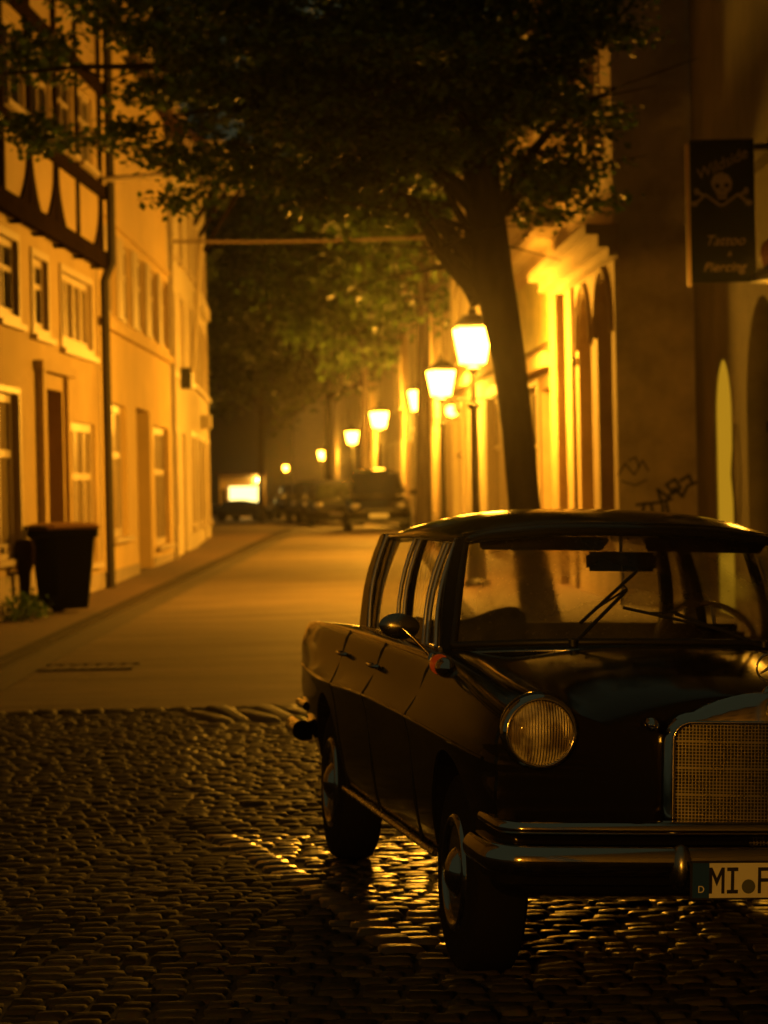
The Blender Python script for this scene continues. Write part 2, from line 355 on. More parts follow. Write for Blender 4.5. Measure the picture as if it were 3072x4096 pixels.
# hill behind everything
mb = MB(); rows = []
for i in range(7):
    h = [0, 8, 18, 30, 44, 55, 60][i]
    rows.append([(x, 330 + i * 22 + 8 * math.sin(x * .05 + i), h + (5 * math.sin(x * .031 + i) + 2 * math.sin(x * .11)) * (i > 0)) for x in np.linspace(-260, 260, 70)])
mb.sheet(rows); o = mb.build('hill', M['hill'], fixn=False, smooth=60); tag(o, kind='structure')

# ------------------------------------------------------------------ facades
def frame_of(A, B):
    A = Vector((*A, 0)); B = Vector((*B, 0)); D = (B - A).normalized()
    return A, D, Vector((D.y, -D.x, 0)), (B - A).length     # D along, nrm outwards is chosen by caller
class Facade:
    def __init__(s, A, B, sgn=1, base=None):
        s.A, s.D, s.n, s.len = frame_of(A, B); s.n = s.n * sgn
    def P(s, a, out, z): q = s.A + s.D * a + s.n * out; return (q.x, q.y, z)
    def wall(s, mb, z0, z1, holes, depth=.25, s0=0, s1=None):
        s1 = s.len if s1 is None else s1
        H = [h if len(h) > 4 else (*h, 0) for h in holes]
        xs = sorted({s0, s1, *[q for h in H for q in h[:2]]}); zs = sorted({z0, z1, *[q for h in H for q in h[2:4]]})
        for i in range(len(xs) - 1):
            for j in range(len(zs) - 1):
                cx, cz = (xs[i] + xs[i + 1]) / 2, (zs[j] + zs[j + 1]) / 2
                if any(h[0] < cx < h[1] and h[2] < cz < h[3] for h in H): continue
                mb.add([s.P(xs[i], 0, zs[j]), s.P(xs[i + 1], 0, zs[j]), s.P(xs[i + 1], 0, zs[j + 1]), s.P(xs[i], 0, zs[j + 1])], [(0, 1, 2, 3)])
        for a, b, c, d, arch in H:
            if not arch:
                for p, q in (((a, c), (a, d)), ((a, d), (b, d)), ((b, d), (b, c)), ((b, c), (a, c))):
                    mb.add([s.P(p[0], 0, p[1]), s.P(q[0], 0, q[1]), s.P(q[0], -depth, q[1]), s.P(p[0], -depth, p[1])], [(0, 1, 2, 3)])
            else:
                r_ = (b - a) / 2; zc = d - r_ * arch; m_ = (a + b) / 2
                arc = [(m_ - r_ * math.cos(t_), zc + r_ * arch * math.sin(t_)) for t_ in np.linspace(0, math.pi, 15)]
                for p, q in zip(arc, arc[1:]):
                    mb.add([s.P(p[0], 0, p[1]), s.P(q[0], 0, q[1]), s.P(q[0], 0, d + 1e-4), s.P(p[0], 0, d + 1e-4)], [(0, 1, 2, 3)])
                loop = [(a, c)] + arc + [(b, c)]
                for p, q in zip(loop, loop[1:] + loop[:1]):
                    mb.add([s.P(p[0], 0, p[1]), s.P(q[0], 0, q[1]), s.P(q[0], -depth, q[1]), s.P(p[0], -depth, p[1])], [(0, 1, 2, 3)])
    def box(s, mb, a0, a1, o0, o1, z0, z1):
        v = [s.P(a, o_, z) for z in (z0, z1) for a, o_ in ((a0, o0), (a1, o0), (a1, o1), (a0, o1))]
        mb.add(v, [(0, 3, 2, 1), (4, 5, 6, 7), (0, 1, 5, 4), (1, 2, 6, 5), (2, 3, 7, 6), (3, 0, 4, 7)]); return mb
    def window(s, parent, a0, a1, z0, z1, cols=2, rows=2, depth=.10, proud=0, fw=.07, mw=.045, material='white', pane='pane', sill=True, casing=0, name='window'):
        """frame + pane (sub-part) + sill; depth = set back from wall face"""
        mb = MB(); o0, o1 = -depth - .05, -depth + .012
        for q in ((a0, a0 + fw, z0, z1), (a1 - fw, a1, z0, z1), (a0 + fw, a1 - fw, z0, z0 + fw), (a0 + fw, a1 - fw, z1 - fw, z1)):
            s.box(mb, q[0], q[1], o0, o1, q[2], q[3])
        for k in range(1, cols):
            x = lerp(a0, a1, k / cols); s.box(mb, x - mw / 2, x + mw / 2, o0, o1 - .004, z0 + fw, z1 - fw)
        for k in range(1, rows):
            z = lerp(z0, z1, k / rows if rows > 2 else .62) if rows == 2 else lerp(z0, z1, k / rows)
            s.box(mb, a0 + fw, a1 - fw, o0, o1 - .008, z - mw / 2, z + mw / 2)
        if casing:
            c = casing
            for q in ((a0 - c, a0, z0 - c, z1 + c), (a1, a1 + c, z0 - c, z1 + c), (a0, a1, z1, z1 + c), (a0, a1, z0 - c, z0)):
                s.box(mb, q[0], q[1], -.02, .028, q[2], q[3])
        w = mb.build(name, M[material], parent)
        p = MB(); p.add([s.P(a0, -depth - .03, z0), s.P(a1, -depth - .03, z0), s.P(a1, -depth - .03, z1), s.P(a0, -depth - .03, z1)], [(0, 1, 2, 3)])
        p.build('pane', M[pane], w)
        if sill:
            q = MB(); s.box(q, a0 - .08 - casing, a1 + .08 + casing, -depth, .09, z0 - .07 - casing, z0 - casing - .002); q.build('sill', M[material], w)
        return w

# ---- half-timbered house on the left
def gz(y): return g(-5, y) + .05
H1 = top('half_timbered_house', 'half timbered house with dark beams over an ochre ground floor, nearest on the left', 'house', (-4.2, 30, 0))
def P0(o, par): # keep world coordinates while parenting to an empty away from the origin
    pass
def reloc(root):
    inv = root.matrix_basis.inverted() if False else Matrix.LocRotScale(root.location, root.rotation_euler, root.scale).inverted()
    for ch in [x for x in bpy.data.objects if x.parent == root]: ch.matrix_parent_inverse = inv
f1 = Facade((-4.47, 25), (-4.0, 37.7))
off = -10.0
A1 = (-4.47 - .37, 15.0)
holes = [(7.61, 9.25, .05, 2.86), (9.75, 12.1, .58, 2.50), (4.2, 5.92, .88, 2.71), (5.05 - .25, 6.08, 3.62, 4.50), (7.10, 8.2, 3.57, 4.44), (9.3, 11.95, 3.52, 4.43), (1.2, 2.6, .9, 2.7), (2.0, 3.2, 3.6, 4.5)]
mb = MB(); f1.wall(mb, -.3, 4.9, holes, .28, s0=-10); mb.build('wall', M['plaster1'], H1, fixn=False)
mb = MB(); f1.wall(mb, 4.9, 9.6, [(4.85, 6.25, 6.0, 7.0), (6.75, 8.2, 6.0, 7.0), (8.7, 10.0, 6.0, 7.0), (10.5, 11.8, 6.0, 7.0)], .14, s0=-10)
for v_ in range(len(mb.v)):
    p = Vector(mb.v[v_]) + f1.n * .10; mb.v[v_] = tuple(p)
mb.build('timbered_wall', M['plaster1'], H1, fixn=False)
mb = MB(); f1.box(mb, -10, 7.0, -.02, .035, -.3, .62); f1.box(mb, 9.45, f1.len - .02, -.02, .035, -.3, .42); mb.build('plinth', M['stone'], H1)
f1.window(H1, 9.75, 12.1, .58, 2.5, 3, 2, .06, fw=.12, mw=.09, pane='curtain', casing=.0)
f1.window(H1, 4.2, 5.92, .88, 2.71, 2, 2, .08, fw=.10, mw=.09, casing=.07, pane='curtain')
f1.window(H1, 4.8, 6.08, 3.62, 4.5, 2, 2, .06, fw=.08, mw=.06, casing=.09)
f1.window(H1, 7.10, 8.2, 3.57, 4.44, 2, 2, .06, fw=.09, mw=.07, casing=.09)
f1.window(H1, 9.3, 11.95, 3.52, 4.43, 4, 1, .05, fw=.09, mw=.10, casing=.09, pane='curtain')
f1.window(H1, 1.2, 2.6, .9, 2.7, 2, 2, .08, casing=.07); f1.window(H1, 2.0, 3.2, 3.6, 4.5, 2, 2, .06, casing=.09)
# door recess with stepped surround
mb = MB(); f1.box(mb, 7.61, 9.25, -.42, -.34, .05, 2.86); d = mb.build('door', M['brownwood'], H1)
mb = MB()
for a in (7.8, 8.5): 
    for z in (.3, 1.5): f1.box(mb, a, a + .55, -.34, -.315, z, z + .95)
mb.build('door_panel', M['brownwood'], d)
mb = MB(); f1.box(mb, 7.2, 7.45, -.01, .10, 0, 3.05); f1.box(mb, 9.38, 9.6, -.01, .06, 0, 3.05); f1.box(mb, 7.1, 9.75, -.01, .12, 3.05, 3.17); mb.build('door_surround', M['plaster1'], H1)
# timber frame
f1b = Facade((-4.47, 25), (-4.0, 37.7)); f1b.A = f1b.A + f1b.n * .10
L1s = f1.len
def beam(a0, a1, z0, z1, out=.045, nm='timber_beam'):
    mb = MB(); f1b.box(mb, a0, a1, -.03, out, z0, z1); return mb.build(nm, M['timber'], H1, bevel=.006)
beam(-10, L1s, 4.72, 4.96, .06); beam(-10, L1s, 5.70, 5.90, .05); beam(-10, L1s, 7.15, 7.35, .05); beam(-10, L1s, 8.6, 8.8, .05)
for k, a in enumerate([x * .33 + 4.2 for x in range(0, 27, 2)]):
    pass
posts = [1.2, 3.0, 4.6, 6.47, 8.43, 10.2, 12.35]
for a in posts:
    w_ = .24 if a not in (10.2,) else .12
    beam(a - w_ / 2, a + w_ / 2, 4.962, 5.698, .04, 'timber_post'); beam(a - w_ / 2, a + w_ / 2, 5.902, 7.148, .04, 'timber_post'); beam(a - w_ / 2, a + w_ / 2, 7.352, 8.598, .04, 'timber_post')
for a, sides in ((3.0, (-1, 1)), (6.47, (-1, 1)), (8.43, (-1, 1)), (12.35, (-1,)), (4.6, ())):
    for sd in sides:
        # curved brace flaring from the post head to the sill beam, with a slot of plaster left between
        mb = MB(); out_ = []; inn = []
        for t_ in np.linspace(0, 1, 10):
            z = 5.70 - t_ * .738; o_ = .12 + .58 * t_ ** 2.3; i_ = .12 + .20 * max(0, t_ - .42) ** 1.2
            out_.append((a + sd * o_, z)); inn.append((a + sd * i_, z))
        poly = out_ + inn[::-1]
        mb.prism(poly, lambda p, q, h: f1b.P(p, h, q), -.02, .036); mb.build('timber_brace', M['timber'], H1)
for a0, a1 in ((4.85, 6.25), (6.75, 8.2), (8.7, 10.0), (10.5, 11.8)):
    f1b.window(H1, a0, a1, 6.0, 7.0, 2, 2, .05, fw=.07, mw=.05, casing=0)
for k in range(0, 11, 2):  # joist ends under the sill beam
    a = 4.0 + k * .8; mb = MB(); f1b.box(mb, a, a + .12, -.1, .05, 4.68, 4.718); mb.build('joist_end', M['timber'], H1)
mb = MB(); P = f1.P
mb.add([P(-10, .5, 9.5), P(L1s, .5, 9.5), P(L1s, -4, 14), P(-10, -4, 14), P(L1s, -8.5, 9.5), P(-10, -8.5, 9.5)], [(0, 1, 2, 3), (3, 2, 4, 5)]); mb.build('roof', M['roof'], H1, solid=.15, fixn=False)
for aa in (L1s, -10):
    mb = MB(); mb.add([P(aa, 0, -.3), P(aa, -8, -.3), P(aa, -8, 9.5), P(aa, -4, 13.8), P(aa, 0, 9.5)], [(0, 1, 2, 3, 4)]); mb.build('gable', M['plaster1'], H1, fixn=False)
mb = MB(); q = [f1.P(L1s - .10, .11, z) for z in (.15, 1.5, 3.5, 4.55)] + [f1.P(L1s - .10, .22, z) for z in (4.8, 6.5, 9.4)]
mb.tube(q, .065, 12); mb.build('downpipe', M['pipe'], H1, smooth=40)
reloc(H1)

# ---- yellow plastered house
H2 = top('yellow_house', 'plain yellow plastered house with a shuttered window band, second on the left', 'house', (-3.98, 43, 0))
f2 = Facade((-4.0, 37.7), (-3.95, 49.4))
holes = [(1.1, 3.6, .87, 2.88), (5.2, 7.5, .1, 2.92), (8.3, 11.3, .60, 2.70)] + [(a, a + 1.5, 4.2, 5.4) for a in (.9, 3.2, 5.5, 7.8, 10.0)]
mb = MB(); f2.wall(mb, -.3, 8.4, holes, .30); mb.build('wall', M['plaster2'], H2, fixn=False)
mb = MB(); f2.box(mb, 0, 5.0, -.01, .03, -.2, .40); mb.build('plinth', M['stone'], H2); mb = MB(); f2.box(mb, 7.7, 11.7, -.01, .03, -.2, .42); mb.build('plinth', M['stone'], H2)
f2.window(H2, 1.1, 3.6, .87, 2.88, 2, 2, .10, fw=.12, mw=.1, pane='curtain'); f2.window(H2, 8.3, 11.3, .6, 2.7, 3, 2, .10, fw=.12, mw=.1, pane='curtain')
mb = MB(); f2.box(mb, 5.2, 7.5, -.5, -.4, .1, 2.92); d = mb.build('door', M['brownwood'], H2)
mb = MB(); f2.box(mb, 5.5, 6.2, -.4, -.37, .4, 2.6); f2.box(mb, 6.5, 7.2, -.4, -.37, .4, 2.6); mb.build('door_panel', M['brownwood'], d)
for a in (.9, 3.2, 5.5, 7.8, 10.0):
    f2.window(H2, a, a + 1.5, 4.2, 5.4, 2, 2, .06, fw=.09, mw=.07, pane='curtain', sill=False)
    for q0, q1 in ((a - .36, a - .02), (a + 1.52, min(a + 1.86, 11.68))):
        mb = MB(); f2.box(mb, q0, q1, .002, .05, 4.18, 5.42); mb.build('shutter', M['white'], H2)
mb = MB(); f2.box(mb, 0, 11.7, .002, .09, 3.93, 4.05); f2.box(mb, 0, 11.7, .002, .06, 5.56, 5.63); mb.build('string_course', M['plaster2'], H2)
mb = MB(); P = f2.P; mb.add([P(0, .45, 8.3), P(11.7, .45, 8.3), P(11.7, -4, 12.4), P(0, -4, 12.4), P(11.7, -8.4, 8.3), P(0, -8.4, 8.3)], [(0, 1, 2, 3), (3, 2, 4, 5)]); mb.build('roof', M['roof'], H2, solid=.15, fixn=False)
mb = MB(); f2.box(mb, 3.2, 4.6, -1.6, .05, 8.5, 9.8); mb.build('dormer', M['plaster2'], H2); mb = MB(); f2.box(mb, 7.6, 9.0, -1.6, .05, 8.5, 9.8); mb.build('dormer', M['plaster2'], H2)
mb = MB(); mb.add([P(11.7, 0, -.3), P(11.7, -8, -.3), P(11.7, -8, 8.3), P(11.7, -4, 12.3), P(11.7, 0, 8.3)], [(0, 1, 2, 3, 4)]); mb.build('gable', M['plaster2'], H2, fixn=False)
mb = MB(); mb.tube([f2.P(-.15, .12, 5.98), f2.P(-.2, .7, 6.0), f2.P(-.2, 1.35, 6.02)], .045, 8); mb.build('flag_bracket', M['white'], H2, smooth=40)
reloc(H2)

def simple_house(name, label, A, B, sgn, h, pl, nwin, levels, depth=8, roofh=3.5, door=True, group=None, shop=False, ww=.95, casing=.1, extra=None, pane='curtain'):
    f = Facade(A, B, sgn); Ln = f.len
    mid = ((A[0] + B[0]) / 2, (A[1] + B[1]) / 2, 0)
    T_ = top(name, label, 'house', mid, group=group)
    holes = []; gap = Ln / nwin; spec = []
    for li, (z0, z1) in enumerate(levels):
        for k in range(nwin):
            c = gap * (k + .5)
            w = ww if not (shop and li == 0) else gap * .62
            if door and li == 0 and k == nwin // 2:
                holes.append((c - .6, c + .6, .3, z1)); spec.append(('door', c - .6, c + .6, .3, z1)); continue
            holes.append((c - w / 2, c + w / 2, z0, z1)); spec.append(('win', c - w / 2, c + w / 2, z0, z1))
    mb = MB(); f.wall(mb, -.5, h, holes, .18)
    P = f.P
    for a in (0, Ln): mb.add([P(a, 0, -.5), P(a, -depth, -.5), P(a, -depth, h), P(a, -depth / 2, h + roofh * .96), P(a, 0, h)], [(0, 1, 2, 3, 4)])
    mb.add([P(0, -depth, -.5), P(Ln, -depth, -.5), P(Ln, -depth, h), P(0, -depth, h)], [(0, 1, 2, 3)])
    mb.build('wall', M[pl], T_, fixn=False)
    for s_ in spec:
        if s_[0] == 'door':
            mb = MB(); f.box(mb, s_[1], s_[2], -.2, -.14, s_[3], s_[4]); mb.build('door', M['brownwood'], T_)
        else: f.window(T_, *s_[1:], 2, 2, .08, fw=.07, mw=.06, casing=casing, pane=pane)
    mb = MB(); mb.add([P(-.1, .4, h - .05), P(Ln + .1, .4, h - .05), P(Ln + .1, -depth / 2, h + roofh), P(-.1, -depth / 2, h + roofh), P(Ln + .1, -depth - .4, h - .05), P(-.1, -depth - .4, h - .05)], [(0, 1, 2, 3), (3, 2, 4, 5)]); mb.build('roof', M['roof'], T_, solid=.15, fixn=False)
    mb = MB(); f.box(mb, 0, Ln, .002, .12, h - .3, h - .08); mb.build('cornice', M[pl], T_)
    if extra: extra(f, T_)
    reloc(T_); return T_, f
def ex3(f, T_):
    mb = MB(); mb.tube([f.P(.15, .08, z) for z in (.2, 3, 6, 8)], .045, 8); mb.build('downpipe', M['plaster3'], T_, smooth=40)
    mb = MB(); f.box(mb, 3.2, 3.9, .01, .22, 3.6, 4.0); mb.build('shop_sign', M['black'], T_)
simple_house('plastered_house', 'narrow cream house behind the yellow one, third on the left', (-3.97, 49.45), (-4.02, 57.3), 1, 8.2, 'plaster3', 3, [(.9, 2.7), (3.9, 5.4), (6.2, 7.4)], extra=ex3)
def ex4(f, T_):
    mb = MB(); f.box(mb, 3.5, 4.6, .01, .22, 3.0, 3.3); mb.build('oriel', M['plaster3'], T_)
    mb = MB(); f.box(mb, 0, 6.2, .01, .18, 5.6, 5.85); mb.build('oriel', M['plaster3'], T_)
    for a in (1, 4, 7.4):
        mb = MB(); mb.tube([f.P(a, .02, 7.4), f.P(a, .95, 8.9)], .06, 6); mb.build('eaves_bracket', M['timber'], T_)
    mb = MB(); f.box(mb, 0, f.len, .02, 1.0, 8.95, 9.12); mb.build('eaves', M['white'], T_)
simple_house('gabled_house', 'tall pale house with deep bracketed eaves, last in the lit row on the left', (-4.05, 57.35), (-4.35, 66.5), 1, 9.0, 'plaster3', 4, [(.9, 2.7), (3.9, 5.3), (6.2, 7.4)], extra=ex4)

# ---- right: arched building, shop, row
H5 = top('arched_shop_building', 'sandstone shop building with tall arched windows under a heavy cornice beside the tree', 'building', (2.6, 34, 0))
RA = (2.66, 30.0); RB = (2.66 - .0385 * 14, 44.0)
f5 = Facade(RA, RB, -1)
holes = [(.35, 1.72, .5, 3.95, 1.0), (2.35, 3.75, .5, 3.92, 1.0), (7.3, 8.7, .15, 2.9), (9.2, 12.8, .7, 3.0), (1.2, 2.3, 5.5, 7.6), (3.4, 4.5, 5.5, 7.6), (7.4, 8.5, 5.5, 7.6), (10.2, 11.3, 5.5, 7.6)]
mb = MB(); f5.wall(mb, -.3, 9.6, holes, .35); mb.build('wall', M['plaster4'], H5, fixn=False)
f5e = Facade((2.66, 30.0), (7.6, 30.0), 1)
mb = MB(); f5e.wall(mb, -.3, 12.5, [], .3); mb.build('end_wall', M['plaster6'], H5, fixn=False)
mb = MB()
for a0, a1, o_ in ((4.1, 4.5, .05), (5.3, 6.2, .12)):
    f5.box(mb, a0 + .01, a1, .002, o_, -.1, 4.05)
mb.build('pilaster', M['plaster4'], H5, bevel=.012)
mb = MB()
for z0, z1, o_ in ((4.06, 4.16, .12), (4.16, 4.30, .24), (4.30, 4.42, .38)): f5.box(mb, -.5, 6.3, .002, o_, z0, z1 - .002)
mb.build('cornice', M['plaster4'], H5)
mb = MB(); f5.box(mb, 6.35, 13.9, .002, .20, 3.15, 3.35); mb.build('shop_cornice', M['plaster4'], H5)
mb = MB(); f5.box(mb, 6.45, 12.2, .002, .07, 3.52, 4.55); fsc = mb.build('fascia_board', mat('painted_fascia', (.40, .33, .12), .6, noise_amt=.7, nscale=2.2, col2=(.10, .13, .04)), H5)
mb = MB(); f5.box(mb, 6.3, 13.9, .002, .26, 4.9, 5.05); mb.build('string_course', M['plaster4'], H5)
for a0, a1 in ((.35, 1.72), (2.35, 3.75)):
    m_ = (a0 + a1) / 2; r_ = (a1 - a0) / 2; zc = (3.95 if a0 < 1 else 3.92) - r_
    mb = MB(); po = [(m_ - r_ * math.cos(t_), zc + r_ * math.sin(t_)) for t_ in np.linspace(0, math.pi, 17)]
    mb.prism([(a0, .5)] + po + [(a1, .5)], lambda p, q, h: f5.P(p, h, q), -.30, -.26); w = mb.build('arched_window', M['pane' if a0 < 1 else 'curtain'], H5)
    mb = MB(); f5.box(mb, m_ - .05, m_ + .05, -.26, -.19, .5, zc + r_ - .05); f5.box(mb, a0, a1, -.26, -.20, zc - .04, zc + .04); f5.box(mb, a0, a1, -.26, -.20, 1.1, 1.18)
    mb.tube([f5.P(p, -.22, q) for p, q in [(a0 + .04, .5)] + [(m_ - (r_ - .04) * math.cos(t_), zc + (r_ - .04) * math.sin(t_)) for t_ in np.linspace(0, math.pi, 17)] + [(a1 - .04, .5)]], .05, 6)
    mb.build('frame', M['white'], w)
    mb = MB(); mb.tube([f5.P(p, .02, q) for p, q in [(m_ - (r_ + .08) * math.cos(t_), zc + (r_ + .08) * math.sin(t_)) for t_ in np.linspace(0, math.pi, 17)]], .03, 8); mb.build('moulding', M['plaster4'], w)
f5.window(H5, 9.2, 12.8, .7, 3.0, 3, 2, .1, casing=.1); mb = MB(); f5.box(mb, 7.3, 8.7, -.3, -.22, .15, 2.9); mb.build('door', M['white'], H5)
for a0 in (1.2, 3.4, 7.4, 10.2): f5.window(H5, a0, a0 + 1.1, 5.5, 7.6, 2, 2, .1, casing=.16)
mb = MB(); mb.lathe([(0, -.06), (.05, -.04), (.06, 0), (.05, .04), (0, .06)], f5.P(3.05, .12, 3.05), 'Z', 12); mb.build('door_bell_lamp', M['chrome'], H5, smooth=60)
reloc(H5)
def exr(f, T_):
    mb = MB(); f.box(mb, 0, f.len, .002, .16, 3.5, 3.7); mb.build('string_course', M['plaster3'], T_)
simple_house('bright_shopfront_house', 'brightly lit cream house with tall shop windows behind the nearest lamp', (2.606 - .0385 * 14, 44.05), (1.50, 58.5), -1, 8.6, 'plaster3', 3, [(.75, 3.1), (4.3, 6.1)], extra=exr, ww=1.3, casing=.18, shop=True)
simple_house('narrow_house', 'amber plastered house behind the second and third lamps on the right', (1.49, 58.6), (.80, 81), -1, 9.0, 'plaster4', 5, [(.9, 2.9), (4.2, 6.0), (6.8, 8.2)], ww=1.2)
simple_house('corner_house', 'amber house behind the fourth and fifth lamps where the street bends', (.72, 83), (-.3, 111), -1, 8.6, 'plaster4', 6, [(1.1, 3.0), (4.2, 6.0)])
simple_house('distant_house', 'hazy amber house beyond the parked cars', (-.35, 112), (-2.9, 166), -1, 8.4, 'plaster4', 9, [(1.1, 3.0), (4.2, 6.0)])
simple_house('farthest_house', 'farthest pale house wall beside the last lamp', (-6.9, 205), (-8.4, 262), -1, 7.0, 'plaster3', 8, [(1.1, 3.0), (4.0, 5.6)])

# ---- near right building with the sign
H6 = top('corner_shop', 'dim corner building with an arched lit doorway at the right edge', 'building', (3.55, 24, 0))
f6 = Facade((3.55, 29.98), (3.55, -6), 1)
mb = MB(); f6.wall(mb, -.3, 11, [(1.70, 3.05, .0, 2.80, .9), (4.2, 6.4, .0, 3.25, .9), (8.3, 10.6, .0, 3.25, .9)], .30); mb.build('wall', M['plaster5'], H6, fixn=False)
def archpoly(a0, a1, zt, k=.9):
    r_ = (a1 - a0) / 2; m_ = (a0 + a1) / 2; zc = zt - r_ * k
    return [(a0, 0)] + [(m_ - r_ * math.cos(t_), zc + k * r_ * math.sin(t_)) for t_ in np.linspace(0, math.pi, 17)] + [(a1, 0)]
mb = MB(); mb.prism(archpoly(1.70, 3.05, 2.80), lambda p, q, h: f6.P(p, h, q), -.05, -.02); mb.build('lit_arched_door', M['litdoor'], H6)
for a0, a1 in ((4.2, 6.4), (8.3, 10.6)):
    mb = MB(); mb.prism(archpoly(a0, a1, 3.25), lambda p, q, h: f6.P(p, h, q), -.29, -.25); w = mb.build('arched_window', M['pane'], H6)
    mb = MB(); m_ = (a0 + a1) / 2; f6.box(mb, m_ - .05, m_ + .05, -.25, -.18, 0, 3.2); f6.box(mb, a0, a1, -.25, -.19, 2.0, 2.1); mb.build('frame', M['timber'], w)
mb = MB(); f6.box(mb, 6.9, 7.3, .002, .10, -.1, 4.4); f6.box(mb, 0.45, 35.9, .002, .14, 4.4, 4.6); mb.build('pilaster', M['plaster5'], H6)
mb = MB(); mb.tube([(3.53, 26.55, 1.1), (3.49, 26.55, 1.6), (3.53, 26.55, 2.1)], .012, 6); mb.build('door_handle', M['chrome'], H6)
reloc(H6)
WB_ = top('wall_lantern', 'wall lantern on the corner shop just outside the right frame edge, lighting the end wall', 'wall lamp', (3.22, 20.6, 3.1))
mb = MB(); mb.lathe([(0, -.14), (.07, -.12), (.11, .0), (.09, .1), (0, .12)], n=12); mb.build('bulb', emit('wall_bulb', SOD, 850), WB_, smooth=60)
mb = MB(); mb.lathe([(.34, -.03), (.30, .03), (.08, .2), (0, .22)], n=16); mb.tube([(0, 0, .2), (.1, 0, .3), (.33, 0, .3)], .015, 6); mb.build('bracket', M['iron'], WB_)
# graffiti scrawl on end wall -> belongs to wall surface; thin paint strokes parented to the arched building
def stroke(pts, r_): 
    return pts
mb = MB()
def flat_stroke(mb, pts, w_, y):
    for (x0, z0), (x1, z1) in zip(pts, pts[1:]):
        d = Vector((x1 - x0, z1 - z0)); 
        if d.length < 1e-5: continue
        n = Vector((-d.y, d.x)).normalized() * w_ / 2; e_ = d.normalized() * w_ * .3
        mb.add([(x0 + n.x - e_.x, y, z0 + n.y - e_.y), (x1 + n.x + e_.x, y, z1 + n.y + e_.y), (x1 - n.x + e_.x, y, z1 - n.y + e_.y), (x0 - n.x - e_.x, y, z0 - n.y - e_.y)], [(0, 1, 2, 3)])
        y -= .00015
for pts in ([(2.86, 1.28), (3.1, 1.3), (3.26, 1.34)], [(2.95, 1.3), (2.9, 1.05), (2.93, .9)], [(3.02, 1.3), (3.06, 1.1), (3.0, .95)], [(3.1, 1.45), (3.16, 1.25), (3.14, .85)], [(3.1, 1.45), (3.22, 1.36), (3.3, 1.46), (3.38, 1.36), (3.44, 1.48), (3.54, 1.52)], [(3.2, 1.5), (3.3, 1.56), (3.36, 1.46), (3.28, 1.4), (3.2, 1.5)], [(3.36, 1.54), (3.46, 1.6), (3.5, 1.5)], [(3.2, 1.3), (3.24, 1.0), (3.2, .8)]):
    flat_stroke(mb, pts, .035, 29.995)
for pts in ([(2.66, 1.62), (2.74, 1.75), (2.84, 1.62), (2.94, 1.78), (3.0, 1.66)], [(2.7, 1.55), (2.85, 1.5), (2.98, 1.56)], [(2.78, 1.78), (2.86, 1.82), (2.9, 1.7)]):
    flat_stroke(mb, pts, .018, 29.994)
o = mb.build('graffiti', M['spray'], H5, fixn=False); o.matrix_parent_inverse = Matrix.Translation(H5.location).inverted(); o['label'] = 'dark sprayed scrawl low on the end wall'

# ---- hanging sign, facing the camera
SG = top('hanging_sign', 'tall black banner sign with a skull and crossbones hanging from the corner building', 'sign', (2.98, 23.0, 3.25))
mb = MB(); mb.box((-.27, -.02, .0), (.29, .02, 1.24)); mb.build('board', M['signblack'], SG, bevel=.004)
mb = MB(); mb.box((-.305, -.03, -.03), (-.275, .03, 1.20)); mb.build('edge_strip', mat('brass_strip', (.5, .3, .12), .4), SG)
mb = MB(); mb.tube([(.29, 0, 1.17), (.60, 0, 1.17)], .03, 8); mb.tube([(.29, 0, .08), (.60, 0, .08)], .03, 8); mb.tube([(.46, 0, 1.17), (.46, 0, 1.24)], .05, 8); mb.build('bracket', M['iron'], SG, smooth=40)
fr = Matrix.Rotation(R(90), 4, 'X')
text_mesh('lettering', 'Wildside', .135, M['signprint'], SG, Matrix.Translation((.0, -.0215, 1.02)) @ fr @ Matrix.Rotation(R(24), 4, 'Z'), .0015, .35)
text_mesh('lettering', 'Tattoo', .125, M['signprint'], SG, Matrix.Translation((.02, -.0215, .36)) @ fr, .0015, .35)
text_mesh('lettering', '&', .06, M['signprint'], SG, Matrix.Translation((.06, -.0215, .245)) @ fr, .0015, .2)
text_mesh('lettering', 'Piercing', .115, M['signprint'], SG, Matrix.Translation((.01, -.0215, .13)) @ fr, .0015, .35)
mb = MB(); yy = -.022
def disc(cx, cz, rx, rz, y0, n=18): return [(cx + rx * math.cos(2 * math.pi * k / n), cz + rz * math.sin(2 * math.pi * k / n)) for k in range(n)]
FX = lambda p, q, h: (p, h, q)
mb.prism([(-.075, .82), (-.09, .87), (-.06, .93), (.0, .955), (.06, .93), (.095, .87), (.085, .80), (.05, .77), (.045, .72), (-.03, .72), (-.04, .76)], FX, yy, -.0195)
for sd in (-1, 1):
    mb.tube([(sd * .21, yy, .70), (sd * .14, yy, .76), (sd * .08, yy, .715), (sd * .02, yy, .67), (0.0, yy, .665)], .014, 6)
    mb.prism(disc(sd * .235, .685, .03, .024, 0, 10), FX, yy, -.0195); mb.prism(disc(sd * .215, .79, .022, .03, 0, 10), FX, yy, -.0195); mb.tube([(sd * .215, yy, .79), (sd * .15, yy, .745)], .014, 6)
mb.build('skull', M['signprint'], SG)
mb = MB(); mb.prism(disc(-.035, .835, .024, .022, 0), FX, yy - .001, yy - .003); mb.prism(disc(.045, .84, .022, .02, 0), FX, yy - .001, yy - .003); mb.prism([(0, .79), (.02, .79), (.01, .815)], FX, yy - .001, yy - .003); mb.prism([(-.03, .745), (.04, .745), (.04, .752), (-.03, .752)], FX, yy - .001, yy - .003); mb.build('skull_socket', M['signblack'], SG)
RS = top('round_sign', 'small dark red round sign on the wall at the right frame edge', 'sign', (3.50, 23.2, 3.5))
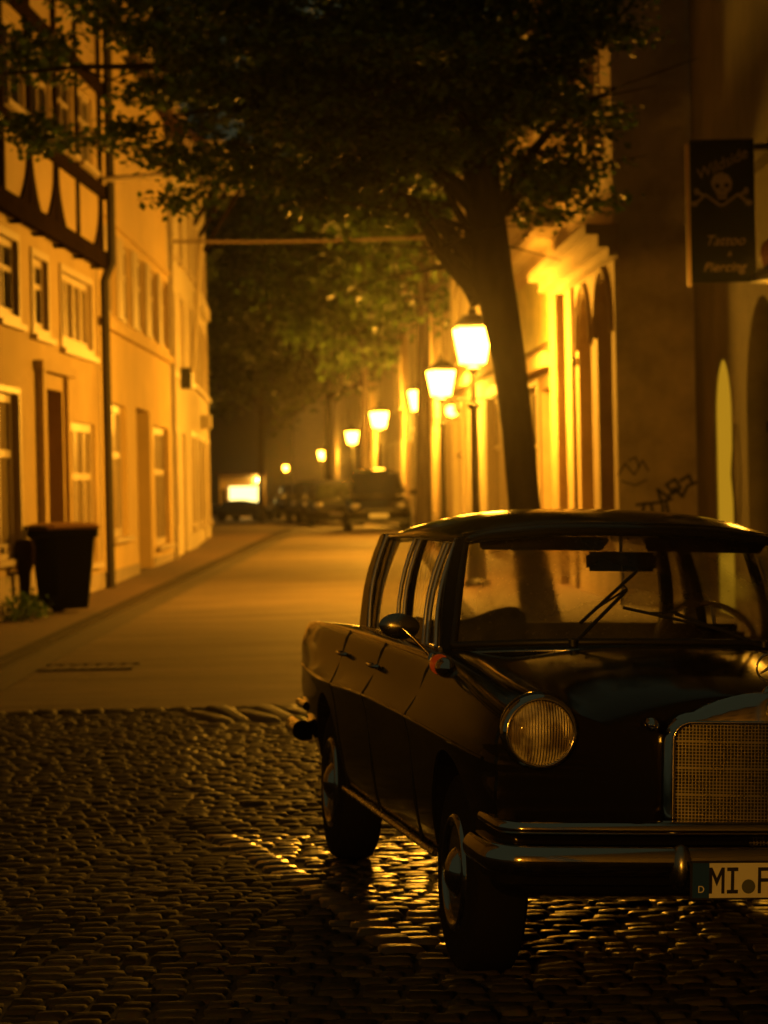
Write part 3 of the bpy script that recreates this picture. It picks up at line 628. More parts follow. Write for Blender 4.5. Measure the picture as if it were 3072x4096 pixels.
mb = MB(); mb.lathe([(0, -.03), (.16, -.03), (.17, 0), (.16, .03), (0, .03)], (0, 0, 0), 'Y', 24); mb.build('disc', M['red'], RS, smooth=40)
mb = MB(); mb.tube([(0, 0, 0), (.1, 0, 0)], .02, 6); mb.build('arm', M['iron'], RS)

# ------------------------------------------------------------------ lamps
def make_lamp():
    T_ = top('street_lamp', 'x', 'street lamp', group='lit lantern street lamps along the right pavement')
    mb = MB(); mb.lathe([(.17, 0), (.17, .08), (.13, .12), (.12, .55), (.09, .62), (.075, .66), (.06, .8), (.052, 2.2), (.05, 2.38), (.085, 2.40), (.085, 2.44), (.05, 2.46), (.04, 2.5), (.036, 2.85), (.07, 2.88), (.09, 2.93), (.03, 2.96)], n=14)
    mb.tube([(-.22, 0, 2.52), (.22, 0, 2.52)], .015, 6)
    mb.build('post', M['iron'], T_, smooth=40)
    mb = MB(); r0, r1, z0, z1 = .155, .235, 2.98, 3.46
    ring = lambda r_, z: [(r_ * math.cos(R(45 + 90 * k)) * 1.38, r_ * math.sin(R(45 + 90 * k)) * 1.38, z) for k in range(4)]
    mb.add(ring(r0, z0) + ring(r1, z1), [(0, 1, 5, 4), (1, 2, 6, 5), (2, 3, 7, 6), (3, 0, 4, 7), (3, 2, 1, 0)]); mb.build('lamp_glass', M['lamp'], T_)
    mb = MB(); b0, b1_ = ring(r0 * 1.02, z0), ring(r1 * 1.02, z1)
    for k in range(4): mb.tube([b0[k], b1_[k]], .008, 6); mb.tube([b0[k], b0[(k + 1) % 4]], .01, 6); mb.tube([b1_[k], b1_[(k + 1) % 4]], .009, 6)
    mb.build('lamp_frame', M['iron'], T_)
    mb = MB(); c0 = ring(r1 * 1.1, z1 + .012); c1 = ring(.12, z1 + .17); c2 = ring(.06, z1 + .19); c3 = ring(.05, z1 + .26)
    mb.add(c0 + c1 + c2 + c3, [(0, 1, 2, 3)] + [(4 * i + k, 4 * i + (k + 1) % 4, 4 * i + 4 + (k + 1) % 4, 4 * i + 4 + k) for i in range(3) for k in range(4)] + [(12, 13, 14, 15)])
    mb.lathe([(.0, z1 + .26), (.03, z1 + .28), (.035, z1 + .31), (.0, z1 + .36)], n=10); mb.build('lamp_cap', M['iron'], T_)
    return T_
lampP = make_lamp()
lamps = [(1.23, 35.4, 'nearest lit street lamp with a glowing lantern, just left of the tree trunk', 0.1), (1.15, 51, 'second lit street lamp, half behind the nearest lantern glow', .2), (.90, 64, 'third lit street lamp from the tree, beside a lower small light', .1), (-.09, 83, 'lit street lamp standing right above the dark minivan', .3), (-1.27, 111, 'lit street lamp above the left end of the minivan roof', .2), (-3.76, 166, 'small far street lamp between the van and the last one', .4), (-9.55, 260, 'farthest and smallest lit street lamp at the end of the street', .1)]
for i, (x, y, lab, rz) in enumerate(lamps):
    o = lampP if i == 0 else copy_tree(lampP)
    o.location = (x, y, g(1, y) + .06); o.rotation_euler.z = rz; o['label'] = lab
# one more lamp of the row stands behind the photographer
o = copy_tree(lampP); o.location = (-5.2, -7.5, 0); o['label'] = 'street lamp behind the viewpoint that lights the grille'
for ch in [x for x in bpy.data.objects if x.parent == o and x.name.startswith('lamp_glass')]:
    me = ch.data.copy(); me.materials.clear(); me.materials.append(emit('lamp_glass_weak', SOD, 700)); ch.data = me
# small wall lantern with a pale bulb (the lower light right of the third lamp)
WL = top('wall_lamp', 'small bright wall lamp between the second and third street lamps', 'wall lamp', (1.50, 57.0, 3.15))
mb = MB(); mb.lathe([(0, -.12), (.10, -.08), (.13, .0), (.10, .1), (0, .13)], n=12); mb.build('bulb', emit('bulb', SOD, 40), WL, smooth=60)
mb = MB(); mb.tube([(0, 0, .12), (0.02, 0, .22), (.25, 0, .22)], .015, 6); mb.build('arm', M['iron'], WL)

# ------------------------------------------------------------------ wheelie bin, post, plant, cable
BN = top('wheelie_bin', 'black wheelie bin with a brown lid on the left pavement', 'bin', (-3.80, 31.3, g(-4, 31.3) + .068), R(38))
mb = MB()
def rr(w_, d_, z, x0=0, r_=.05):
    return [(x0 + sx * (w_ - (r_ if k in (0,) else 0)) , sy * (d_ - (0 if k in (0,) else r_)), z) for sx, sy, k in ((1, -1, 1), (1, -1, 0), (-1, -1, 0), (-1, -1, 1), (-1, 1, 1), (-1, 1, 0), (1, 1, 0), (1, 1, 1))]
def ring8(w_, d_, z, r_=.05, ox=0): return [(ox + w_, -d_ + r_, z), (ox + w_, d_ - r_, z), (ox + w_ - r_, d_, z), (ox - w_ + r_, d_, z), (ox - w_, d_ - r_, z), (ox - w_, -d_ + r_, z), (ox - w_ + r_, -d_, z), (ox + w_ - r_, -d_, z)]
def loft(mb, rings, cap=True):
    n = len(rings[0]); mb.add([p for r_ in rings for p in r_], [(i * n + k, i * n + (k + 1) % n, (i + 1) * n + (k + 1) % n, (i + 1) * n + k) for i in range(len(rings) - 1) for k in range(n)] + ([tuple(range(n)), tuple((len(rings) - 1) * n + k for k in range(n))] if cap else []))
loft(mb, [ring8(.24, .20, .03), ring8(.25, .21, .10), ring8(.31, .27, .86), ring8(.345, .295, .88), ring8(.345, .295, .97)]); mb.build('body', M['bin'], BN)
mb = MB(); loft(mb, [ring8(.36, .31, .972, ox=.0), ring8(.37, .315, 1.0, ox=0), ring8(.30, .26, 1.04, .05), ring8(.15, .15, 1.05, .05)]); mb.build('lid', M['binlid'], BN)
mb = MB(); mb.tube([(-.36, -.24, .99), (-.42, -.24, 1.0), (-.42, .24, 1.0), (-.36, .24, .99)], .018, 8); mb.build('handle', M['bin'], BN)
for sy in (-1, 1):
    mb = MB(); mb.lathe([(.03, -.03), (.10, -.03), (.10, .03), (.03, .03)], (-.24, sy * .26, .10), 'Y', 18); mb.build('wheel', M['rubber'], BN, smooth=40)
PT = top('wooden_post', 'narrow dark post leaning on the timbered house left of the bin', 'post', (-4.12, 30.3, g(-4, 30.3) + .07))
mb = MB(); loft(mb, [[(sx * a, sy * a, z) for sx, sy in ((-1, -1), (1, -1), (1, 1), (-1, 1))] for a, z in ((.05, 0), (.05, .25), (.065, .5), (.10, .62), (.11, .78), (.09, .86), (.05, .88))]); mb.box((-.2, -.06, .48), (.05, .06, .51)); mb.build('shaft', M['timber'], PT, smooth=30)
def leaves(name, centres, n, spread, size, material, parent, flat=.35, droop=.25, seed=1):
    r_ = np.random.default_rng(seed)
    c = centres[r_.integers(0, len(centres), n)] + r_.normal(0, 1, (n, 3)) * spread
    az = r_.uniform(0, 2 * math.pi, n); tilt = r_.normal(0, flat, n); roll_ = r_.normal(0, flat, n)
    sz = size * r_.uniform(.6, 1.3, n)
    fx = np.stack([np.cos(az) * np.cos(tilt), np.sin(az) * np.cos(tilt), np.sin(tilt) - droop], 1); fx /= np.linalg.norm(fx, axis=1)[:, None]
    sd = np.cross(fx, np.array([0, 0, 1.])); sd /= np.linalg.norm(sd, axis=1)[:, None] + 1e-9
    nr = np.cross(sd, fx); sd = sd * np.cos(roll_)[:, None] + nr * np.sin(roll_)[:, None]
    L_ = fx * sz[:, None]; W2 = sd * (sz * .36)[:, None]
    v = np.stack([c, c + L_ * .5 + W2, c + L_ * 1.0, c + L_ * .5 - W2], 1).reshape(-1, 3)
    me = bpy.data.meshes.new(name); me.vertices.add(4 * n); me.vertices.foreach_set('co', v.astype(np.float32).ravel())
    me.loops.add(4 * n); me.loops.foreach_set('vertex_index', np.arange(4 * n, dtype=np.int32)); me.polygons.add(n)
    me.polygons.foreach_set('loop_start', np.arange(0, 4 * n, 4, dtype=np.int32)); me.update(calc_edges=True); me.validate()
    at = me.attributes.new('tone', 'FLOAT', 'POINT'); at.data.foreach_set('value', np.repeat(r_.random(n), 4).astype(np.float32))
    me.materials.append(material); o = bpy.data.objects.new(name, me); C.objects.link(o); o.parent = parent; return o
PL = top('potted_weed', 'low tufty plant at the foot of the wall left of the bin', 'plant', (-4.05, 29.6, g(-4, 29.6) + .07))
cs = np.array([[random.gauss(0, .12), random.gauss(0, .25), abs(random.gauss(.12, .08))] for _ in range(60)])
leaves('foliage', cs, 450, .04, .06, M['leaf'], PL, .8, 0, 5)
mb = MB(); 
for c in cs[:16]: mb.tube([(c[0] * .4, c[1] * .5, 0), tuple(c)], .004, 4)
mb.build('stem', M['bark'], PL)
CB = top('overhead_cable', 'taut pale cable strung across the street between the house fronts', 'cable', (-3.9, 50.0, 6.2))
mb = MB(); mb.tube([(0.0, 0, .06), (1.4, 0, .03), (2.9, 0, .02), (4.3, 0, .03), (5.75, 0, .06)], .03, 8); mb.build('cable', mat('weathered_cable', (.28, .22, .15), .6), CB)
mb = MB(); mb.tube([(.55, .1, .02), (.42, .5, -1.2), (.3, .6, -2.4)], .05, 6); mb.build('stay', M['plaster3'], CB)

# houses behind the viewpoint, seen only mirrored in the chrome and paint
simple_house('town_house', 'lamp lit house behind the viewpoint, mirrored in the bumper', (-12, -12), (4.5, -14), -1, 15, 'plaster2', 7, [(.8, 2.8), (4, 5.6), (7, 8.6), (10, 11.6)])
# ------------------------------------------------------------------ trees
def tree(label, x, y, base, trunk, limbs, clumps, n, spread, size, material, seed, flat=.4, name='street_tree', group=None, droop=.25):
    T_ = top(name, label, 'tree', (x, y, base), group=group)
    mb = MB(); mb.tube([Vector(p[:3]) - Vector((x, y, base)) for p in trunk], 0, 16, rs=[p[3] for p in trunk])
    for l in limbs: mb.tube([Vector(p[:3]) - Vector((x, y, base)) for p in l], 0, 8, rs=[p[3] for p in l])
    mb.build('trunk', M['bark'], T_, smooth=60)
    leaves('crown', np.array(clumps) - np.array([x, y, base]), n, np.array(spread), size, material, T_, flat, droop, seed); return T_
# foreground tree: horizontal sprays of leaves along limbs
base = (1.42, 25.0)
trunk = [(1.50, 25, -.05, .24), (1.44, 25, .4, .18), (1.34, 25, 1.1, .152), (1.28, 25, 2.0, .148), (1.21, 25, 2.7, .155), (1.12, 25, 3.25, .18), (1.06, 25, 3.5, .205), (1.03, 25, 3.9, .19), (.98, 25, 4.5, .17), (.93, 25, 5.2, .14), (.92, 25.1, 6.4, .10), (.9, 25.2, 8.0, .05)]
limbs = []; clumps = []
envl = [(-4.4, 5.3), (-3.3, 4.95), (-2.2, 4.8), (-1.7, 4.40), (-1.3, 4.55), (-.9, 4.30), (-.3, 4.2), (.25, 4.2), (.5, 4.4), (.8, 4.5), (1.2, 4.5), (1.5, 4.12), (1.85, 4.2), (2.1, 4.6), (2.35, 5.3), (2.7, 6.0)]
def limb(p0, p1, r0, sag, seed_):
    p0 = Vector(p0); p1 = Vector(p1); pts = []
    for k in range(8):
        t_ = k / 7; p = p0.lerp(p1, t_); p.z += sag * math.sin(math.pi * t_) + .05 * math.sin(seed_ + 5 * t_); p.x += .06 * math.sin(seed_ * 2 + 6 * t_); pts.append((p.x, p.y, p.z, lerp(r0, .012, t_)))
    return pts
rr_ = random.Random(3)
main = [((.98, 25, 3.5), (-.6, 24.6, 4.9), .085, .05), ((1.04, 25, 3.25), (.0, 24.9, 4.5), .115, .02), ((1.02, 25, 3.5), (.55, 24.8, 4.6), .07, .05), ((.95, 25, 3.3), (.45, 25.6, 4.3), .06, .05), ((1.0, 25, 4.0), (-1.9, 24.2, 5.0), .09, .5), ((1.0, 25, 4.2), (-3.4, 24.6, 5.4), .08, .6), ((1.0, 25, 4.1), (2.2, 24.8, 5.2), .07, .1), ((1.0, 25, 3.9), (1.9, 25.4, 4.6), .055, .1),
        ((1.0, 25, 4.8), (-2.8, 26.5, 6.6), .08, .5), ((1.0, 25, 5.0), (2.6, 24, 6.6), .07, .3), ((1.0, 25, 5.0), (-1.0, 23, 6.4), .07, .3), ((1.0, 25, 4.6), (.0, 23.2, 5.0), .06, .3), ((1.0, 25, 5.6), (-2.4, 24, 7.6), .06, .4), ((1.0, 25, 5.8), (2.2, 26, 7.8), .05, .3), ((1, 25, 4.6), (-1.2, 27, 5.4), .06, .3), ((1, 25, 4.5), (1.6, 23.2, 5.3), .05, .3)]
for k, (a, b, r0, sg) in enumerate(main):
    l = limb(a, b, r0, sg, k * 1.7); limbs.append(l)
    for j in range(2, 8):
        for q in range(3):
            p = Vector(l[j][:3]); e = p + Vector((rr_.gauss(0, .45), rr_.gauss(0, .45), rr_.gauss(-.02, .16)))
            limbs.append([(*p, l[j][3] * .4 + .004), (*p.lerp(e, .5), .008), (*e, .004)])
def inenv(x, z): return z > interp(x, envl) + .02
while len(clumps) < 3000:
    x = rr_.uniform(-4.3, 2.35); zl = interp(x, envl)
    z = zl + abs(rr_.gauss(0, 1)) * 1.5
    if z > 9: continue
    yy_ = 25 + rr_.gauss(0, 1.3)
    if x > 2.1 and rr_.random() < .5: continue
    # clustering: keep sprays where a low frequency noise is high, denser higher up
    nv = noise.noise(Vector((x * 1.1, yy_ * .8, z * 2.6)))
    if x < -1.2 and nv < .10 + .17 * min(1.4, -1.2 - x): continue
    if z < zl + .55 and nv < .06: continue
    if x > 1.25 and z < zl + 1.0 and nv < .12: continue
    if nv < -.02 - .9 * (z - zl): continue
    cx = []
    m_ = rr_.randint(2, 4); az = rr_.uniform(0, 6.28)
    for k in range(m_):
        clumps.append((x + .12 * k * math.cos(az), yy_ + .12 * k * math.sin(az), z - .02 * k))
for px_, pz in [(-1.95, 4.25), (-1.85, 4.26), (-1.7, 4.3), (-1.55, 4.34), (-1.45, 4.42), (-1.25, 4.45), (-.75, 4.2), (-.6, 4.2), (-.1, 4.08), (.05, 4.06), (.25, 4.05), (.4, 4.1), (1.55, 4.05), (1.7, 4.05), (2.0, 4.15), (2.2, 4.2)]:
    for q in range(2): clumps.append((px_, 24.8 + rr_.gauss(0, .1), pz))
tree('broad leafy tree whose dark crown fills the top of the view', 1.42, 25.0, g(1.4, 25) + .04, trunk, limbs, clumps, 100000, (.12, .12, .05), .085, M['leaf'], 11, .45, group=None)
def bgtree(label, x, y, zb, zt, rx, n, seed, mt='leaf2', size=.26, tr=.16):
    r_ = random.Random(seed); cl = []; gz_ = g(x, y)
    while len(cl) < 260:
        u_ = [r_.gauss(0, 1) for _ in range(3)]; l_ = math.sqrt(sum(q * q for q in u_)); k = r_.random() ** .45 / l_
        px_, py_, pz = x + u_[0] * k * rx, y + u_[1] * k * rx, lerp(zb, zt, .5) + u_[2] * k * (zt - zb) / 2
        if noise.noise(Vector((px_ * .55 + seed, py_ * .5, pz * .8))) < -.08: continue
        cl.append((px_, py_, pz))
    tk = [(x, y, gz_, tr * 1.3), (x, y, 1.5, tr), (x + .1, y, zb + 1, tr * .8), (x, y, lerp(zb, zt, .7), tr * .3)]
    lm = [[(x, y, zb + .5 + k * .5, tr * .5), (x + rx * .6 * math.cos(k * 2.1), y + rx * .6 * math.sin(k * 2.1), zb + 1.8 + k * .7, .03)] for k in range(6)]
    return tree(label, x, y, gz_, tk, lm, cl, n, (.42, .42, .22), size, M[mt], seed, .6, 'background_tree', 'trees farther up the street')
bgtree('tree with a dark straight trunk and olive foliage left of the shop row', .86, 57.5, 5.0, 11.0, 2.1, 10000, 21, size=.2, mt='leaf')
bgtree('tree overhanging the street behind the fourth lamp', -.6, 86, 5.2, 12.5, 3.4, 13000, 22, mt='leaf')
bgtree('large dim tree in the centre of the street gap', -2.2, 104, 4.6, 15, 5.2, 16000, 23)
bgtree('dark tree at the bend left of the centre gap', -6.2, 134, 4.4, 19, 4.6, 16000, 24, size=.36)
bgtree('tall dark tree rising behind the roofs of the left houses', -8.5, 80, 6, 26, 5.5, 16000, 26, size=.5)
bgtree('farther dark tree above the kiosk', -11.5, 160, 6, 24, 6, 14000, 25, size=.5)

# ------------------------------------------------------------------ generic modern cars in the distance
def car_generic(name, label, cat, x, y, rz, paint, L_=4.3, W_=1.76, Ht=1.5, van=False, group=None, plate=True, zoff=0):
    T_ = top(name, label, cat, (x, y, g(x, y) + .005 + zoff), rz, group)   # front looks along -Y
    hw = W_ / 2; hh = .92 if van else .82
    # body stations along y (front negative)
    st = [(-L_ / 2, .35, .62, .80), (-L_ / 2 + .12, .26, .70, .93), (-L_ / 2 + .9, .22, hh - .06, 1), (-L_ / 2 + 1.3, .22, hh, 1), (0, .22, hh + .03, 1), (L_ / 2 - .9, .22, hh + .05, 1), (L_ / 2 - .15, .26, hh, .96), (L_ / 2, .36, .75, .86)]
    rings = []
    for yy_, z0, z1, k in st:
        w_ = hw * k; rings.append([(-w_ * .5, yy_, z0), (w_ * .5, yy_, z0), (w_ * .96, yy_, z0 + .08), (w_, yy_, lerp(z0, z1, .5)), (w_ * .97, yy_, z1 - .06), (w_ * .88, yy_, z1), (w_ * .4, yy_, z1 + .03), (-w_ * .4, yy_, z1 + .03), (-w_ * .88, yy_, z1), (-w_ * .97, yy_, z1 - .06), (-w_, yy_, lerp(z0, z1, .5)), (-w_ * .96, yy_, z0 + .08)])
    mb = MB(); loft(mb, rings); mb.build('body', M[paint], T_, smooth=50, sub=2)
    cab = [(-L_ / 2 + 1.0, hh - .02, .86, .80), (-L_ / 2 + 1.75, Ht - .10, .70, .5), (-L_ / 2 + 2.2, Ht, .68, .5), (L_ / 2 - 1.0, Ht - .01, .68, .5), (L_ / 2 - .45 if van else L_ / 2 - .8, Ht - .12, .68, .5), (L_ / 2 - .12 if van else L_ / 2 - .35, hh, .80, .5)]
    rings = []
    for yy_, z1, k, _ in cab:
        b_ = hw * .87; t_ = hw * k
        rings.append([(-b_, yy_, hh - .08), (b_, yy_, hh - .08), (lerp(b_, t_, .9), yy_, z1 - .05 if z1 > hh + .1 else hh), (t_ * .8, yy_, z1), (-t_ * .8, yy_, z1), (-lerp(b_, t_, .9), yy_, z1 - .05 if z1 > hh + .1 else hh)])
    mb = MB(); loft(mb, rings); mb.build('cabin', M[paint], T_, smooth=50, sub=1)
    y0, y1 = -L_ / 2 + 1.02, -L_ / 2 + 1.72
    mb = MB(); mb.add([(-hw * .76, y0 - .02, hh + .05), (hw * .76, y0 - .02, hh + .05), (hw * .60, y1 - .08, Ht - .13), (-hw * .60, y1 - .08, Ht - .13)], [(0, 1, 2, 3)])
    mb.build('windscreen', M['pane'], T_, solid=.02)
    for sd in (-1, 1):
        mb = MB(); mb.add([(sd * hw * .885, y0 + .3, hh + .04), (sd * hw * .885, L_ / 2 - .7, hh + .06), (sd * hw * .72, L_ / 2 - .95, Ht - .12), (sd * hw * .72, y1 + .15, Ht - .12)], [(0, 1, 2, 3)]); mb.build('side_window', M['pane'], T_, solid=.02)
        for wy in (-L_ / 2 + .85, L_ / 2 - .8):
            mb = MB(); mb.lathe([(.05, -.10), (.27, -.10), (.315, -.08), (.32, 0), (.315, .08), (.27, .10), (.05, .10)], (sd * (hw - .10), wy, .315), 'X', 24); w = mb.build('wheel', M['rubber'], T_, smooth=40)
            mb = MB(); mb.lathe([(.0, .02), (.06, .03), (.19, .015), (.20, 0)] , (sd * (hw - .10) + sd * .095, wy, .315), 'X', 20); mb.build('rim', M['dullchrome'], w, smooth=40)
        mb = MB(); mb.lathe([(0, -.02), (.06, -.02), (.10, 0), (.095, .05), (0, .09)], (0, 0, 0), 'Y', 16)
        mb.v = [(sd * hw * .68 + p[0] * 1.5, -L_ / 2 + .10 - p[1] + abs(p[0]) * .3, .66 + p[2] * .8) for p in mb.v]; mb.build('headlight', M['hlens'], T_, smooth=60)
        mb = MB(); mb.box((sd * (hw + .09) - .09, y0 + .28, hh + .03), (sd * (hw + .09) + .09, y0 + .38, hh + .16)); mb.build('wing_mirror', M[paint], T_, bevel=.03, smooth=60)
        mb = MB(); mb.box((sd * hw * .75 - .09, L_ / 2 - .06, .68), (sd * hw * .75 + .09, L_ / 2 + .01, .82)); mb.build('tail_light', M['red'], T_, bevel=.01)
    mb = MB(); mb.box((-.42, -L_ / 2 - .015, .52), (.42, -L_ / 2 + .05, .60)); mb.build('grille', M['black'], T_)
    if plate:
        mb = MB(); mb.box((-.26, -L_ / 2 - .045, .34), (.26, -L_ / 2 - .01, .45)); mb.build('number_plate', M['plate'], T_)
    mb = MB(); mb.box((-hw * .9, -L_ / 2 - .01, .2), (hw * .9, -L_ / 2 + .12, .30)); mb.build('lower_grille', M['black'], T_, bevel=.02)
    return T_
car_generic('parked_minivan', 'dark minivan parked nose first at the kerb under the street lamps', 'minivan', -.22, 74.2, R(2), 'vanpaint', 4.5, 1.82, 1.70, True)
GP = 'cars parked in line behind the minivan'
for i, (x, y, p_, h, lab) in enumerate([(-1.55, 83, 'greypaint', 1.45, 'silver car immediately left behind the minivan'), (-2.1, 90, 'vanpaint', 1.42, 'black car second behind the minivan in the parked line'), (-2.75, 97.5, 'greypaint', 1.48, 'silver car third behind the minivan in the parked line'), (-3.45, 105, 'vanpaint', 1.44, 'dark car at the far left end of the parked line')]):
    car_generic('parked_car', lab, 'car', x, y, R(4), p_, 4.2, 1.72, h, group=GP)
car_generic('green_car', 'low dark green car standing in front of the glowing kiosk', 'car', -7.8, 150, R(62), 'bluepaint', 3.9, 1.7, 1.22)
KS = top('kiosk', 'little kiosk with a glowing yellow front window at the far end of the street', 'kiosk', (-8.9, 167, g(-9, 167)), R(3)); KS.scale = (1.12, 1, 1.22)
fk = Facade((-1.28, 0), (1.28, 0), 1)
mb = MB(); fk.wall(mb, 0, 2.2, [(.55, 2.42, .15, 1.62), (.1, .35, .1, 1.5)], .12); mb.add([(-1.28, 0, 0), (-1.28, 3, 0), (-1.28, 3, 2.2), (-1.28, 0, 2.2)], [(0, 1, 2, 3)]); mb.add([(1.28, 0, 0), (1.28, 3, 0), (1.28, 3, 2.2), (1.28, 0, 2.2)], [(0, 1, 2, 3)]); mb.build('wall', M['lorrywhite'], KS, fixn=False)
mb = MB(); mb.box((-1.4, -.25, 2.2), (1.4, 3.1, 2.32)); mb.build('roof', M['roof'], KS)
mb = MB(); mb.box((-.75, .06, .15), (1.16, .10, 1.63)); mb.build('lit_window', emit('kiosk_light', (1.0, .74, .2), 4.0), KS)
mb = MB(); mb.box((-1.2, .06, .1), (-.9, .10, 1.5)); mb.build('door', M['iron'], KS)
mb = MB(); mb.tube([(.9, -.2, 1.9), (.9, -.05, 2.0)], .07, 8); mb.build('fill_lamp', emit('kiosk_fill', (1.0, .6, .15), 140), KS)  # added lamp that brightens the kiosk wall
#LORRYLAMP

# ------------------------------------------------------------------ the old saloon (car frame: x = forward, y = left, z = up)
CAR = top('vintage_saloon', 'black finned vintage saloon parked on the cobbles facing the viewer', 'car', (.980, 8.54, -.0316))
YAW = R(9.5); CR = R(2.2)
u_ = Vector((math.sin(YAW), -math.cos(YAW), 0)); v0 = Vector((-math.cos(YAW), -math.sin(YAW), 0)); up_ = Vector((0, 0, 1))
vr = v0 * math.cos(CR) + up_ * math.sin(CR); w_ = up_ * math.cos(CR) - v0 * math.sin(CR)   # vr = towards the car's right
lf = -vr
CAR.scale = (1, .972, 1)
CAR.rotation_euler = Matrix((u_, lf, w_)).transposed().to_euler()
# NB all car geometry below is written with y = distance to the car's RIGHT and mirrored once by helper K
def K(mb): mb.v = [(x, -y * (1 + .052 * min(1, max(0, (z - .985) / .36))), z) for x, y, z in mb.v]; mb.f = [tuple(reversed(q)) for q in mb.f]; return mb
class CB_(MB):
    def build(s, *a, **k): K(s); return MB.build(s, *a, **k)
def bake(o, mods=(), cutters=()):
    for kind, cut in cutters:
        q = o.modifiers.new('b', 'BOOLEAN'); q.operation = 'DIFFERENCE'; q.object = cut; q.solver = 'EXACT'
    bpy.context.view_layer.update()
    dg = bpy.context.evaluated_depsgraph_get(); me = bpy.data.meshes.new_from_object(o.evaluated_get(dg))
    o.modifiers.clear(); o.data = me
    for _, cut in cutters: bpy.data.objects.remove(cut)
    return o
# body loft: control columns as functions of u
def Pf(u, pts): return interp(u, pts)
us = [-3.88, -3.87, -3.80, -3.6, -3.2, -2.9, -2.5, -2.0, -1.5, -1.0, -.7, -.5, -.3, 0, .25, .45, .56, .62, .64]
def section(u):
    k = Pf(u, [(-3.88, .925), (-3.8, .935), (-3.6, .955), (-3.2, .985), (-2.5, 1), (-.5, 1), (.25, .995), (.5, .985), (.60, .975), (.66, .95)])
    zb = Pf(u, [(-3.86, .44), (-3.8, .40), (-3.4, .33), (-2.9, .25), (-2.0, .24), (.3, .25), (.62, .32), (.66, .36)])
    sill = Pf(u, [(-3.86, .47), (-3.8, .43), (-3.4, .36), (-2.9, .31), (.3, .31), (.62, .36), (.66, .40)])
    zc = Pf(u, [(-3.86, .735), (-2.8, .732), (-1.5, .757), (-.5, .75), (.2, .735), (.66, .71)])        # crease
    cw = Pf(u, [(-3.86, .868), (-2, .895), (.0, .893), (.4, .882), (.66, .86)])
    zs = Pf(u, [(-3.86, .915), (-3.5, .935), (-2.7, .945), (-1.5, .94), (-.7, .93), (0, .905), (.4, .87), (.62, .845), (.66, .835)])
    sw = Pf(u, [(-3.86, .838), (-3.4, .832), (-2.7, .815), (-.7, .81), (0, .825), (.5, .842), (.66, .835)])
    # fin / fender crown
    cz = Pf(u, [(-3.86, .925), (-3.7, .945), (-2.9, .965), (-2.5, .97), (-1.5, .975), (-.7, .975), (-.3, .97), (.1, .95), (.4, .93), (.62, .915), (.66, .90)])
    cv = Pf(u, [(-3.86, .822), (-3.4, .80), (-2.5, .745), (-.7, .745), (-.2, .735), (.2, .72), (.66, .705)])
    iz = Pf(u, [(-3.86, .84), (-3.5, .865), (-2.9, .93), (-2.5, .965), (-.8, .975), (-.5, .965), (-.2, .93), (.2, .88), (.5, .845), (.66, .80)])
    hz = Pf(u, [(-3.86, .80), (-3.7, .84), (-3.4, .87), (-2.9, .94), (-2.5, .965), (-.8, .98), (-.4, 1.0), (0, .975), (.4, .93), (.60, .885), (.66, .86)])
    h0 = Pf(u, [(-3.86, .81), (-3.7, .85), (-3.4, .88), (-2.9, .95), (-2.5, .968), (-.8, .985), (-.4, 1.02), (0, 1.0), (.4, .965), (.60, .93), (.66, .915)])
    return [(0, zb), (.35, zb), (.64 * k, zb), (.76 * k, zb + .01), (.81 * k, sill), (.845 * k, lerp(sill, zc, .35)), (.868 * k * .997, zc - .10), (cw * k - .012, zc - .03), (cw * k, zc), (cw * k - .012, zc + .018), (sw * k + .028, lerp(zc, zs, .45)), (sw * k + .005, zs - .02), (sw * k - .015, zs + .012), (cv * k, cz), (cv * k - .075, lerp(cz, iz, .55) + .004), (.56, iz), (.42, lerp(iz, hz, .8)), (.22, lerp(hz, h0, .7)), (0, h0)]
rows = []
for u in us:
    h = section(u); rows.append([(u, v, w) for v, w in h] + [(u, -v, w) for v, w in h[-2:0:-1]])
mb = CB_(); n = len(rows[0])
mb.add([p for r_ in rows for p in r_], [(i * n + k, i * n + (k + 1) % n, (i + 1) * n + (k + 1) % n, (i + 1) * n + k) for i in range(len(rows) - 1) for k in range(n)] + [tuple(range(n)), tuple((len(rows) - 1) * n + k for k in range(n))])
body = mb.build('body', M['paint'], None, sub=2)
cutters = []
for uu in (.03, -2.72):
    for sd in (-1, 1):
        c = CB_(); c.lathe([(0, sd * .45), (.372 if uu > -1 else .355, sd * .45), (.372 if uu > -1 else .355, sd * 1.1), (0, sd * 1.1)], (uu, 0, .325), 'Y', 48); cutters.append((0, c.build('cut', M['black'])))
c = CB_(); c.box((-2.55, -.70, .36), (-.80, .70, 1.3)); cutters.append((0, c.build('cut', M['black'])))
bake(body, cutters=cutters); sharp(body.data, 32); body.parent = CAR
body.data.materials.clear(); body.data.materials.append(M['paint'])
# wheel-arch lips
for uu, r_, nm in ((.03, .378, 'a'), (-2.72, .362, 'b')):
    for sd in (-1, 1):
        lipp = []
        for t_ in np.linspace(R(4), R(176), 28):
            a_, c_ = uu + r_ * math.cos(t_), .325 + r_ * math.sin(t_)
            pr = [(q[1], q[0]) for q in section(a_)[4:9]]; lipp.append((a_, sd * (interp(c_, pr) - .008), c_))
        mb = CB_(); mb.tube(lipp, .008, 6); mb.build('wheel_arch_lip', M['paint'], CAR, smooth=60)
